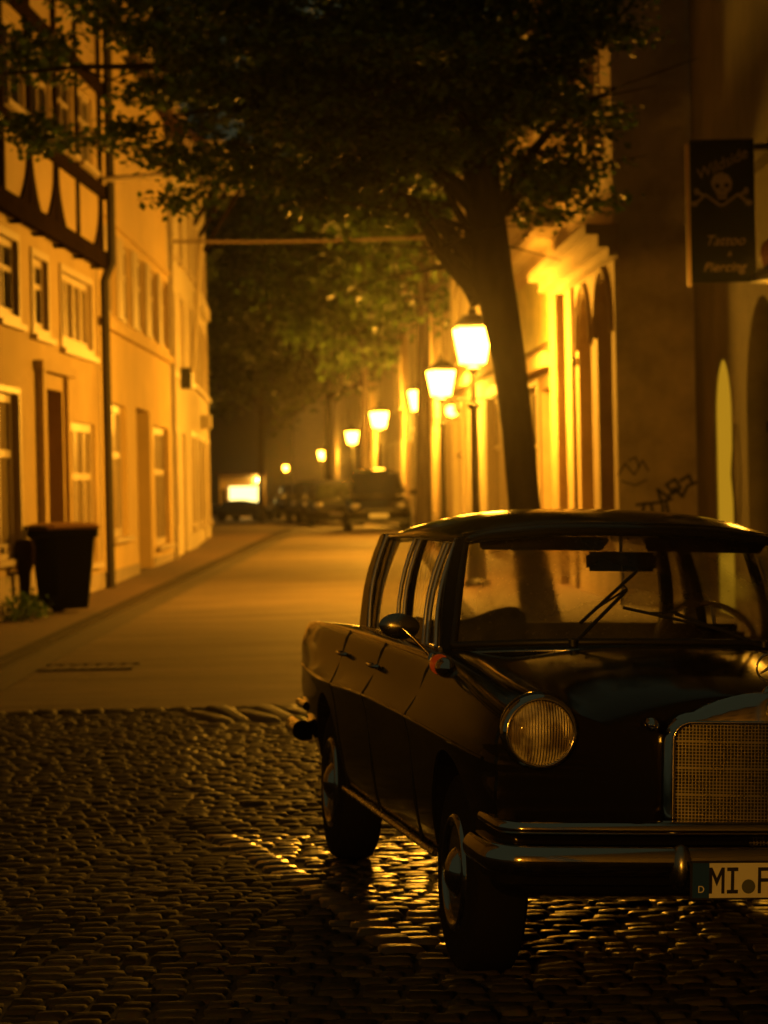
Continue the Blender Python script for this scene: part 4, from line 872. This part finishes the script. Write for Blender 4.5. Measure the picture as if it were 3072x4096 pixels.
# door shut lines / panel seams as thin dark recess strips are skipped; sill trim and crease trim
def follow(col_v, dz=0, u0=-3.7, u1=.55, idx=8, nn=40):
    pts = []
    for u in np.linspace(u0, u1, nn):
        v, w = section(u)[idx]; pts.append((u, v + col_v, w + dz))
    return pts
for sd in (-1, 1):
    q = follow(-.006, .0, -3.78, .52); mb = CB_(); mb.tube([(a, sd * b, c) for a, b, c in q], .0075, 6); mb.build('waist_trim', M['paint'], CAR, smooth=60)
    q = [(u, sd * .822, .318) for u in np.linspace(-2.36, -.36, 12)]; mb = CB_(); mb.tube(q, .012, 6); mb.build('sill_trim', M['dullchrome'], CAR, smooth=60)
    q = [(u, sd * section(u)[13][0] + sd * -.006, section(u)[13][1] - .002) for u in np.linspace(-2.45, -.75, 16)]; mb = CB_(); mb.tube(q, .008, 6); mb.build('belt_trim', M['dullchrome'], CAR, smooth=60)
for sd in (-1, 1):
    for u0, lean in ((-.63, .02), (-1.535, 0), (-2.36, -.03)):
        pr = section(u0)[4:13]; mb = CB_()
        mb.tube([(u0 + lean * (w - .6) * 3 - (.10 * max(0, .62 - w) if u0 < -2.2 else 0) * -1.2, sd * (v - .0006), w) for v, w in pr], .0035, 5); mb.build('door_seam', M['black'], CAR)
# roof
def rsec(u):
    e = Pf(u, [(-2.62, .56), (-2.45, .60), (-2.0, .625), (-1.5, .63), (-1.1, .615), (-.92, .58)])
    ze = Pf(u, [(-2.62, 1.325), (-2.3, 1.345), (-1.7, 1.357), (-1.1, 1.35), (-.92, 1.345)])
    zc = Pf(u, [(-2.62, 1.385), (-2.45, 1.415), (-2.1, 1.45), (-1.7, 1.468), (-1.4, 1.468), (-1.15, 1.452), (-1.0, 1.425), (-.92, 1.40)])
    return [(e, ze - .012), (e + .004, ze), (e - .03, ze + .025), (e - .12, lerp(ze, zc, .62)), (e - .27, lerp(ze, zc, .90)), (.18, lerp(ze, zc, .985)), (0, zc)]
us2 = [-2.68, -2.62, -2.5, -2.3, -2.0, -1.7, -1.4, -1.2, -1.05, -.96, -.92]
rows = []
for u in us2:
    h = rsec(max(u, -2.62)); bow = lambda v: u + (.0 if u < -1.5 else .07 * (1 - (v / .6) ** 2)) * (1 if u > -1.0 else max(0, (u + 1.5) / .5)) - (.05 * (1 - (v / .6) ** 2) if u < -2.55 else 0)
    dz = -.012 if u == -2.68 else 0
    rows.append([(bow(v), v, w + dz) for v, w in h] + [(bow(v), -v, w + dz) for v, w in h[-2::-1]])
mb = CB_(); mb.sheet(rows); roof = mb.build('roof', M['paint'], CAR, fixn=True)
q = roof.modifiers.new('s', 'SOLIDIFY'); q.thickness = .035; q.offset = -1 
q = roof.modifiers.new('u', 'SUBSURF'); q.levels = 2; q.render_levels = 2
for p in roof.data.polygons: p.use_smooth = True
# drip rail
for sd in (-1, 1):
    q = [(max(u, -2.66), sd * (rsec(max(u, -2.62))[1][0] + .010), rsec(max(u, -2.62))[1][1] - .004) for u in np.linspace(-2.64, -.98, 20)]
    mb = CB_(); mb.tube(q, .009, 6); mb.build('drip_rail', M['paint'], CAR, smooth=60)
# pillars
def pillar(p0, p1, a, b, nm, mt='paint'):
    """tapered bar between belt point p0 and roof point p1, a = width along u, b = depth across"""
    for sd in (-1, 1):
        mb = CB_(); r_ = []
        for t_ in np.linspace(0, 1, 6):
            x = lerp(p0[0], p1[0], t_); y = lerp(p0[1], p1[1], t_) + .02 * math.sin(math.pi * t_) ; z = lerp(p0[2], p1[2], t_); aa = lerp(*a, t_); bb = lerp(*b, t_)
            r_.append([(x - aa / 2, sd * (y - bb / 2), z), (x + aa / 2, sd * (y - bb / 2), z), (x + aa / 2 * .8, sd * (y + bb / 2), z), (x - aa / 2, sd * (y + bb / 2), z)])
        loft(mb, r_); mb.build(nm, M[mt], CAR, bevel=.006, smooth=50)
pillar((-.76, .712, .955), (-1.00, .585, 1.36), (.065, .06), (.05, .045), 'windscreen_pillar')
pillar((-1.52, .722, .96), (-1.60, .610, 1.36), (.065, .055), (.035, .03), 'door_pillar')
pillar((-2.44, .715, .96), (-2.50, .600, 1.35), (.22, .12), (.05, .04), 'rear_pillar')
pillar((-2.74, .66, .95), (-2.60, .545, 1.35), (.05, .05), (.06, .05), 'rear_window_pillar')
# bright vertical window trims
for p0, p1 in (((-.98, .742, .975), (-1.075, .612, 1.345)), ((-1.055, .742, .975), (-1.12, .618, 1.345)), ((-1.455, .745, .975), (-1.54, .634, 1.345)), ((-1.585, .745, .975), (-1.655, .632, 1.35)), ((-2.27, .742, .975), (-2.36, .624, 1.345)), ((-.80, .745, .975), (-1.0, .606, 1.35))):
    for sd in (-1, 1):
        mb = CB_(); mb.tube([(lerp(p0[0], p1[0], t_), sd * (lerp(p0[1], p1[1], t_) + .02 * math.sin(math.pi * t_)), lerp(p0[2], p1[2], t_)) for t_ in np.linspace(0, 1, 7)], .0085, 8); mb.build('window_trim', M['trim'], CAR, smooth=60)
# side glass
for (ub0, ub1, ut0, ut1) in ((-.80, -1.47, -1.03, -1.56), (-1.57, -2.34, -1.64, -2.44)):
    for sd in (-1, 1):
        mb = CB_(); rws = []
        for t_ in np.linspace(0, 1, 5):
            rws.append([(lerp(lerp(ub0, ub1, s_), lerp(ut0, ut1, s_), t_), sd * (lerp(.728, .606, t_) + .018 * math.sin(math.pi * t_)), lerp(.965, 1.345, t_)) for s_ in (0, .5, 1)])
        mb.sheet(rws); mb.build('side_window', M['sglass'], CAR, fixn=False, smooth=60)
# windscreen and rear window
def screen(base, topp, nm, mt):
    mb = CB_(); rws = []
    for t_ in np.linspace(0, 1, 7):
        r_ = []
        for s_ in np.linspace(-1, 1, 17):
            f = 1 - abs(s_) ** 2.6
            b = (lerp(base[0][0], base[1][0], f), s_ * base[0][1], lerp(base[0][2], base[1][2], f)); c = (lerp(topp[0][0], topp[1][0], f), s_ * topp[0][1], lerp(topp[0][2], topp[1][2], f))
            r_.append(tuple(lerp(b[k], c[k], t_) + (.02 * math.sin(math.pi * t_) if k == 2 else 0) * 0 for k in range(3)))
        rws.append(r_)
    mb.sheet(rws); return mb.build(nm, M[mt], CAR, fixn=False, smooth=80), rws
WB = ((-.735, .695, .985), (-.44, 0, 1.018)); WT = ((-.985, .578, 1.345), (-.895, 0, 1.395))
ws, wr = screen(WB, WT, 'windscreen', 'glass')
mb = CB_(); mb.tube([(p[0] + .01, p[1], p[2] + .002) for p in wr[0]], .013, 8); mb.build('windscreen_seal', M['black'], ws, smooth=60)
mb = CB_(); mb.tube([(p[0] + .014, p[1], p[2] - .004) for p in wr[-1]], .010, 8); mb.build('windscreen_seal', M['chrome'], ws, smooth=60)
for j in (0, -1):
    mb = CB_(); mb.tube([(r_[j][0] + .006, r_[j][1], r_[j][2]) for r_ in wr], .014, 8); mb.build('windscreen_seal', M['black'], ws, smooth=60)
# header panel between screen top and roof edge, cowl strip under the screen
mb = CB_(); mb.sheet([[(p[0] + .01, p[1] * 1.0, p[2] + .004) for p in wr[-1]], [(p[0] - .02, p[1] * 1.01, p[2] + .022) for p in wr[-1]], [(p[0] - .08, p[1] * .98, p[2] + .028) for p in wr[-1]]]); mb.build('header_panel', M['paint'], CAR, fixn=False, smooth=80, solid=.01)
mb = CB_(); mb.sheet([[(p[0] + .09, p[1] * 1.03, p[2] - .045) for p in wr[0]], [(p[0] + .05, p[1] * 1.02, p[2] - .012) for p in wr[0]], [(p[0] + .0, p[1] * 1.0, p[2] - .006) for p in wr[0]], [(p[0] - .03, p[1] * .98, p[2] - .03) for p in wr[0]]]); mb.build('cowl', M['paint'], CAR, fixn=False, smooth=80, solid=.008)
mb = CB_(); mb.tube([(p[0] + .075, p[1] * 1.02, p[2] - .022) for p in wr[0]], .006, 6); mb.build('cowl_trim', M['dullchrome'], CAR, smooth=80)
rw, rwr = screen(((-2.72, .64, .965), (-2.98, 0, .95)), ((-2.60, .535, 1.33), (-2.64, 0, 1.375)), 'rear_window', 'sglass')
mb = CB_(); mb.tube([(p[0], p[1], p[2]) for p in rwr[0]], .014, 6); mb.tube([(p[0] - .01, p[1], p[2]) for p in rwr[-1]], .016, 6); mb.build('rear_window_seal', M['black'], rw, smooth=60)
# interior
mb = CB_(); mb.box((-2.98, -.62, .925), (-2.50, .62, .945)); mb.build('parcel_shelf', M['seat'], CAR)
mb = CB_()
for sd in (-1, 1): loft(mb, [[(x + ox, sd * .36 + y, z) for x, y in ((-.06, -.26), (.06, -.26), (.06, .26), (-.06, .26))] for z, ox in ((.45, 0), (.7, -.04), (.90, -.07), (.955, -.08))]) if False else None
mb.box((-1.72, -.66, .42), (-1.60, .66, 1.03)); mb.build('front_seat_back', M['seat'], CAR, bevel=.03, smooth=50)
mb = CB_(); mb.box((-1.62, -.66, .40), (-1.10, .66, .55)); mb.build('front_seat', M['seat'], CAR, bevel=.03, smooth=50)
mb = CB_(); mb.box((-2.52, -.66, .42), (-2.40, .66, .95)); mb.build('rear_seat_back', M['seat'], CAR, bevel=.03, smooth=50)
# rounded seat corner with a wing-shaped top seen through the screen
mb = CB_(); mb.prism([(.22, .94), (.68, .94), (.69, 1.03), (.66, 1.05), (.60, 1.035), (.50, 1.03), (.42, 1.045), (.34, 1.075), (.27, 1.09), (.235, 1.08), (.215, 1.03)], lambda p, q, h: (h, p, q), -1.70, -1.63); mb.build('seat_headrest', M['seat'], CAR, bevel=.012, smooth=60)
mb = CB_(); mb.sheet([[(-.50 - (.24 * abs(s_) ** 2.6), s_ * .66, 1.0 - .03 * abs(s_)) for s_ in np.linspace(-1, 1, 11)], [(-.80, s_ * .67, .99) for s_ in np.linspace(-1, 1, 11)], [(-.92, s_ * .67, .955) for s_ in np.linspace(-1, 1, 11)], [(-.94, s_ * .67, .80) for s_ in np.linspace(-1, 1, 11)]]); mb.build('dashboard', M['black'], CAR, fixn=False, smooth=60, solid=.01)
SW = Vector((-1.12, -.36, .945)); sa = R(28)
ringp = [(SW.x - .205 * math.sin(t_) * math.sin(sa), SW.y + .205 * math.cos(t_), SW.z + .205 * math.sin(t_) * math.cos(sa)) for t_ in np.linspace(0, 2 * math.pi, 41)]
mb = CB_(); mb.tube(ringp, .011, 10, cap=False); sw = mb.build('steering_wheel', M['cream'], CAR, smooth=60)
mb = CB_()
for t_ in (R(0), R(180), R(270)): mb.tube([tuple(SW + Vector((.04, 0, -.01))), (SW.x - .2 * math.sin(t_) * math.sin(sa), SW.y + .2 * math.cos(t_), SW.z + .2 * math.sin(t_) * math.cos(sa))], .009, 6)
mb.tube([tuple(SW + Vector((.04, 0, -.01))), tuple(SW + Vector((.30, 0, -.16)))], .025, 8); mb.build('spokes', M['black'], sw, smooth=60)
mb = CB_(); mb.box((-.96, -.10, 1.245), (-.93, .155, 1.315)); mi = mb.build('rear_view_mirror', M['black'], CAR, bevel=.012, smooth=50)
mb = CB_(); mb.tube([(-.945, .03, 1.31), (-.95, .03, 1.385)], .006, 6); mb.tube([(-.925, .035, 1.36), (-.925, .03, 1.245)], .002, 4); mb.build('stalk', M['dullchrome'], mi)
mb = CB_(); mb.tube([(-.92, .03, 1.24), (-.92, .032, 1.12), (-.915, .027, 1.12), (-.92, .025, 1.24)], .0018, 4); mb.build('pendant', M['dullchrome'], CAR)
for v_0, v_1 in ((.06, .52), (-.52, -.08)):
    mb = CB_(); mb.box((-1.06, v_0, 1.335), (-1.0, v_1, 1.365)) ; mb.box((-1.03, v_0 + .01, 1.315), (-1.015, v_1, 1.345)); mb.build('sun_visor', M['seat'], CAR, bevel=.008, smooth=50)
# wipers
def wiper(base, tip, bl0, bl1):
    mb = CB_(); b = Vector(base); t_ = Vector(tip)
    mb.tube([b, b.lerp(t_, .35) + Vector((.012, 0, .004)), t_], .0065, 6); mb.lathe([(0, -.01), (.016, -.01), (.016, .02), (0, .025)], base, 'Z', 12)
    w = mb.build('wiper', M['black'], CAR, smooth=50)
    mb = CB_(); a = Vector(bl0); c = Vector(bl1); mb.tube([a, c], .006, 6); mb.tube([a.lerp(c, .25), t_ + Vector((.008, 0, .006)), a.lerp(c, .75)], .004, 6); mb.build('wiper_blade', M['black'], w)
def on_screen(v, t_, o=.014):
    s_ = v / lerp(.695, .578, t_); f = 1 - min(1, abs(s_)) ** 2.6
    return (lerp(lerp(WB[0][0], WB[1][0], f), lerp(WT[0][0], WT[1][0], f), t_) + o, v, lerp(lerp(WB[0][2], WB[1][2], f), lerp(WT[0][2], WT[1][2], f), t_))
wiper(on_screen(.33, -.02, .03), on_screen(.09, .45), on_screen(.28, .17), on_screen(.035, .62))
wiper(on_screen(-.36, -.02, .03), on_screen(-.06, .25), on_screen(-.22, .12), on_screen(.12, .30))
# door handles
for uu in (-2.30, -1.52):
    for sd in (-1, 1):
        mb = CB_(); mb.tube([(uu - .075, sd * .84, .866), (uu - .06, sd * .862, .868), (uu + .055, sd * .864, .868), (uu + .075, sd * .84, .866)], .0075, 8); mb.build('door_handle', M['chrome'], CAR, smooth=50)
# wing mirror
mb = CB_(); mb.lathe([(0, -.012), (.05, -.010), (.068, .0), (.062, .012), (.03, .026), (0, .030)], (0, 0, 0), 'X', 24)
mb.v = [(x - .66, y * 1.05 + .895, z * .66 + 1.055) for x, y, z in mb.v]; wm = mb.build('wing_mirror', M['dullchrome'], CAR, smooth=60)
mb = CB_(); mb.tube([(-.635, .89, 1.05), (-.62, .86, 1.02), (-.60, .80, .955)], .007, 8); mb.lathe([(0, 0), (.02, 0), (.016, .02), (0, .025)], (-.60, .795, .945), 'Z', 12); mb.build('stalk', M['chrome'], wm, smooth=60)
# fender-top indicators
for sd in (-1, 1):
    mb = CB_(); mb.lathe([(0, -.05), (.022, -.045), (.032, -.01), (.034, .03), (.024, .075), (0, .10)], (-.37, sd * .80, .935), 'X', 18); tsn = mb.build('turn_signal', M['chrome'], CAR, smooth=60)
    mb = CB_(); mb.lathe([(0, -.055), (.024, -.045), (.034, -.01), (.0345, .008)], (-.432, sd * .805, .940), 'X', 18); mb.build('amber_lens', M['amber'], tsn, smooth=60)
# headlights
for sd in (-1, 1):
    cx, cy, cz_ = .60, sd * .700, .806
    mb = CB_(); mb.lathe([(.112, -.01), (.114, .02), (.112, .045), (.106, .058), (.099, .062), (.094, .060), (.091, .05)], (cx, cy, cz_), 'X', 48)
    mb.v = [(x, cy + (y - cy) * 1.05, z) for x, y, z in mb.v]; hl = mb.build('headlight', M['chrome'], CAR, smooth=60)
    mb = CB_(); mb.lathe([(.100, -.08), (.117, -.02), (.119, .015), (.113, .03)], (cx, cy, cz_), 'X', 48); mb.build('headlight_housing', M['paint'], hl, smooth=60)
    mb = CB_(); mb.lathe([(.0, .083), (.03, .081), (.06, .074), (.08, .064), (.0925, .052)], (cx, cy, cz_), 'X', 40); mb.v = [(x, cy + (y - cy) * 1.05, z) for x, y, z in mb.v]; mb.build('lens', M['ribbed'], hl, smooth=60, fixn=False)
# grille
GX = .70
def gx(v): return GX + .07 * (1 - (abs(v) / .34) ** 1.3)   # prow
def gpt(v, w, o=0): return (gx(v) + o + (.93 - w) * .02, v, w)
def outline(hw, zt, zcn, z0, r_, n=8):
    pts = [(hw, z0)] + [(hw - r_ + r_ * math.cos(t_), zt - r_ + r_ * math.sin(t_)) for t_ in np.linspace(0, math.pi / 2, n)]
    top_ = [(lerp(hw - r_, 0, t_), zt + (zcn - zt) * (1 - (1 - t_) ** 2)) for t_ in np.linspace(.15, 1, 6)]
    h = pts + top_; return h + [(-a, b) for a, b in h[-2::-1]]
outer = outline(.335, .872, .935, .46, .10); inner = outline(.306, .845, .848, .46, .055)
mb = CB_(); mb.sheet([[gpt(a, b, -.07) for a, b in outer], [gpt(a, b, -.01) for a, b in outer], [gpt(lerp(a, c, .25), lerp(b, d, .25), .006) for (a, b), (c, d) in zip(outer, inner)], [gpt(c, d, .012) for c, d in inner], [gpt(c, d, -.02) for c, d in inner]])
shell = mb.build('grille', M['chrome'], CAR, fixn=False, smooth=60)
mb = CB_(); mb.tube([gpt(c, d, .014) for c, d in inner], .0055, 8); mb.build('grille_bead', M['chrome'], shell, smooth=60)
mb = CB_()
for k in range(-30, 31):
    v = k * .0102; zt = .842 - (max(0, abs(v) - .25) / .055) ** 2 * .05
    mb.add([gpt(v - .0014, .47, -.006), gpt(v + .0014, .47, -.006), gpt(v + .0014, zt, -.006), gpt(v - .0014, zt, -.006)], [(0, 1, 2, 3)])
k = 0; z = .475
while z < .842:
    hw = .304 if z < .79 else .304 - .055 * (1 - math.sqrt(max(0, 1 - ((z - .79) / .055) ** 2)))
    thick = .0030 if k % 8 == 0 else .0013
    ps = [gpt(v, z, -.003 if thick > .002 else -.005) for v in np.linspace(-hw, hw, 13)]
    for p, q in zip(ps, ps[1:]): mb.add([(p[0], p[1], p[2] - thick), (q[0], q[1], q[2] - thick), (q[0], q[1], q[2] + thick), (p[0], p[1], p[2] + thick)], [(0, 1, 2, 3)])
    z += .0098; k += 1
mb.build('grille_mesh', M['dullchrome'], shell, solid=.002, fixn=False)
mb = CB_(); mb.tube([gpt(0, .47, .01), gpt(0, .84, .01)], .006, 6); mb.build('centre_bar', M['chrome'], shell)
mb = CB_(); mb.sheet([[gpt(a * .98, b - .01, -.03) for a, b in outer], [gpt(a * .98, .45, -.03) for a, b in outer]]); mb.build('radiator', M['black'], shell, fixn=False)
mb = CB_(); mb.lathe([(0, .008), (.022, .008), (.026, .004), (.034, .003), (.036, -.01)], gpt(0, .888, .01), 'X', 28); bd = mb.build('badge', M['dullchrome'], shell, smooth=40)
mb = CB_(); mb.lathe([(.0, -.05), (.018, -.045), (.021, .0), (.014, .02), (0, .026)], (.70, .365, .835), 'X', 14); mb.build('horn_trim', M['chrome'], CAR, smooth=60)
# star on the radiator cap
mb = CB_(); sc = Vector((.70, 0, 1.005)); mb.tube([(sc.x, .040 * math.cos(t_), sc.z + .040 * math.sin(t_)) for t_ in np.linspace(0, 2 * math.pi, 33)], .0035, 8, cap=False)
for t_ in (90, 210, 330): mb.tube([tuple(sc), (sc.x, .039 * math.cos(R(t_)), sc.z + .039 * math.sin(R(t_)))], 0, 6, rs=[.006, .0012])
mb.tube([(sc.x, 0, .925), (sc.x, 0, sc.z - .04)], .004, 6); mb.lathe([(0, .93), (.022, .932), (.018, .942), (.008, .95), (0, .952)], (sc.x, 0, 0), 'Z', 16); mb.build('radiator_star', M['chrome'], CAR, smooth=60)
# front bumper: convex main blade + upper rail
def bpath(f, side=.85, n=24, setb=0):
    pts = []
    for s_ in np.linspace(-1, 1, n * 2 + 1):
        a = abs(s_); sg = 1 if s_ > 0 else -1
        if a < .80: v = a / .80 * .76; u = f + .045 * (1 - (v / .76) ** 2)
        else:
            t_ = (a - .80) / .20 * 1.9; v = .76 + (side - .76) * math.sin(min(t_, math.pi / 2)); u = f - (side - .76) * 1.1 * (1 - math.cos(min(t_, math.pi / 2))) - max(0, t_ - math.pi / 2) * .75
        pts.append((u, sg * v))
    return pts
def blade(prof, f, side, nm, mt):
    pa = bpath(f, side); rws = []
    for i, (u, v) in enumerate(pa):
        a = pa[max(0, i - 1)]; b = pa[min(len(pa) - 1, i + 1)]; t_ = Vector((b[0] - a[0], b[1] - a[1])).normalized(); nr = Vector((t_.y, -t_.x))
        rws.append([(u + nr.x * o_, v + nr.y * o_, z) for o_, z in prof])
    mb = CB_(); mb.sheet(rws); return mb.build(nm, M[mt], CAR, fixn=False, smooth=60)
bp1 = [(-.05, .412)] + [(.0 + .045 * math.sin(t_), 0.452 - .045 * math.cos(t_)) for t_ in np.linspace(0, math.pi, 12)] + [(-.05, .492), (-.05, .412)]
blade(bp1, .80, .85, 'front_bumper', 'chrome')
bp2 = [(-.06, .50)] + [(-.02 + .030 * math.sin(t_), .540 - .022 * math.cos(t_)) for t_ in np.linspace(0, math.pi, 9)] + [(-.06, .56), (-.06, .50)]
blade(bp2, .79, .84, 'bumper_rail', 'chrome')
mb = CB_(); pa = bpath(.72, .84); mb.sheet([[(u, v, z) for u, v in pa] for z in (.37, .44, .56)]); mb.build('front_valance', M['paint'], CAR, fixn=False, smooth=60)
for sd in (-1, 1):
    mb = CB_(); mb.lathe([(0, -.068), (.022, -.06), (.036, -.03), (.040, .0), (.036, .03), (.022, .06), (0, .068)], (0, 0, 0), 'Z', 18); mb.v = [(x * 1.2 + .855, y * .9 + sd * .315, z * 1.0 + .435) for x, y, z in mb.v]; mb.build('overrider', M['dullchrome'], CAR, smooth=60)
# rear bumper
def rbl(prof, nm, mt, u0=-3.90, side=.84):
    pa = [(-(u + 0) + (u0 + 0) + .85 - .0, v) for u, v in bpath(.80, side)]
    mb = CB_(); rws = []
    for i, (u, v) in enumerate(pa):
        a = pa[max(0, i - 1)]; b = pa[min(len(pa) - 1, i + 1)]; t_ = Vector((b[0] - a[0], b[1] - a[1])).normalized(); nr = Vector((-t_.y, t_.x))
        rws.append([(u + nr.x * o_, v + nr.y * o_, z) for o_, z in prof])
    mb.sheet(rws); mb.build(nm, M[mt], CAR, fixn=False, smooth=60)
rbl([(o_, z) for o_, z in bp1], 'rear_bumper', 'chrome'); rbl([(o_ * .8, z + .02) for o_, z in bp2], 'rear_bumper_rail', 'chrome', -3.89, .83)
for sd in (-1, 1):
    mb = CB_(); mb.box((-3.93, sd * .62 - .06, .62), (-3.87, sd * .62 + .06, .84)); mb.build('tail_light', M['red'], CAR, bevel=.015)
# plate
mb = CB_(); mb.box((.905, -.227, .350), (.915, .302, .462)); npl = mb.build('number_plate', M['black'], CAR, bevel=.003)
mb = CB_(); mb.box((.915, -.221, .356), (.9162, .245, .456)); mb.build('plate_face', M['plate'], npl)
mb = CB_(); mb.box((.915, .2455, .356), (.9163, .296, .456)); mb.build('country_band', M['plateblue'], npl)
# text lies in the y-z plane facing +x ; car frame y is to the LEFT here so it reads correctly from the front
def ptx(name, txt, size, material, v, w, sx=1.0, bold=0):
    mt_ = Matrix.Translation((.9168, -v, w)) @ Matrix(((0, 0, 1, 0), (1, 0, 0, 0), (0, 1, 0, 0), (0, 0, 0, 1)))
    return text_mesh(name, txt, size, material, npl, mt_, .0006, 0, sx, bold)
def glyph(polys, v0, wd):
    mb = CB_()
    for x0, z0, x1, z1, x2, z2, x3, z3 in polys:
        q = [(v0 - x * wd, .3685 + z * .075) for x, z in ((x0, z0), (x1, z1), (x2, z2), (x3, z3))]
        mb.add([(.9168, a, b) for a, b in q], [(0, 1, 2, 3)])
    return mb.build('lettering', M['plateink'], npl, fixn=False, solid=.0006)
k_ = .20
glyph([(0, 0, k_, 0, k_, 1, 0, 1), (1 - k_, 0, 1, 0, 1, 1, 1 - k_, 1), (k_, 1, k_, .72, .5, .28, .5, .60), (.5, .60, .5, .28, 1 - k_, .72, 1 - k_, 1)], .246, .0474)
glyph([(.35, 0, .65, 0, .65, 1, .35, 1), (.0, 0, .35, 0, .35, .14, .0, .14), (.65, 0, 1, 0, 1, .14, .65, .14), (.0, .86, .35, .86, .35, 1, .0, 1), (.65, .86, 1, .86, 1, 1, .65, 1)], .191, .034)
glyph([(0, 0, .24, 0, .24, 1, 0, 1), (.24, .86, 1, .86, 1, 1, .24, 1), (.24, .44, .85, .44, .85, .58, .24, .58)], .096, .040)
ptx('lettering', 'D', .028, M['plate'], .270, .380)
mb = CB_(); mb.lathe([(0, .002), (.0205, .002), (.0205, 0)], (.9162, .125, .3885), 'X', 28); mb.build('plate_seal', M['seal'], npl)
# wheels
for uu in (0, -2.7):
    for sd in (-1, 1):
        vc = .735
        mb = CB_(); mb.lathe([(.165, -.088), (.22, -.094), (.28, -.092), (.308, -.078), (.318, -.05), (.320, 0), (.318, .05), (.308, .078), (.28, .092), (.22, .094), (.165, .088)], (uu, sd * vc, .306), 'Y', 40); wh = mb.build('wheel', M['rubber'], CAR, smooth=40)
        mb = CB_(); mb.lathe([(.05, sd * .03), (.10, sd * .035), (.125, sd * .05), (.155, sd * .07), (.175, sd * .088), (.182, sd * .094), (.186, sd * .088)], (uu, sd * vc, .306), 'Y', 40); mb.build('rim', M['paint'], wh, smooth=50)
        mb = CB_(); mb.lathe([(.150, sd * .082), (.158, sd * .098), (.172, sd * .104), (.184, sd * .099), (.188, sd * .090)], (uu, sd * vc, .306), 'Y', 44); mb.build('trim_ring', M['chrome'], wh, smooth=60)
        mb = CB_(); mb.lathe([(.0, sd * .125), (.03, sd * .122), (.06, sd * .108), (.09, sd * .082), (.098, sd * .06)], (uu, sd * vc, .306), 'Y', 32); mb.build('hubcap', M['chrome'], wh, smooth=60)

# ------------------------------------------------------------------ air, sky, exposure
HAZE = 0.00022
if HAZE:
    mb = MB(); mb.box((-75, -22, -1.5), (75, 420, 40)); o = mb.build('haze', bpy.data.materials.new('haze')); m = o.data.materials[0]; m.use_nodes = True; t = m.node_tree; t.nodes.clear()
    pv = t.nodes.new('ShaderNodeVolumePrincipled'); pv.inputs['Density'].default_value = HAZE; pv.inputs['Color'].default_value = (.9, .9, .9, 1); pv.inputs['Anisotropy'].default_value = .96
    ou = t.nodes.new('ShaderNodeOutputMaterial'); t.links.new(pv.outputs[0], ou.inputs['Volume']); tag(o, kind='stuff')
W = bpy.data.worlds.new('World'); S.world = W; W.use_nodes = True
bg = W.node_tree.nodes['Background']; bg.inputs[0].default_value = (.95, 1.0, .52, 1); bg.inputs[1].default_value = .026
S.view_settings.view_transform = 'Standard'; S.view_settings.look = 'None'; S.view_settings.exposure = 0; S.view_settings.gamma = 1
S.cycles.use_denoising = True; S.cycles.max_bounces = 5; S.cycles.diffuse_bounces = 3; S.cycles.glossy_bounces = 3; S.cycles.transparent_max_bounces = 10; S.cycles.volume_bounces = 0
S.cycles.sample_clamp_indirect = 2.5; S.cycles.sample_clamp_direct = 30
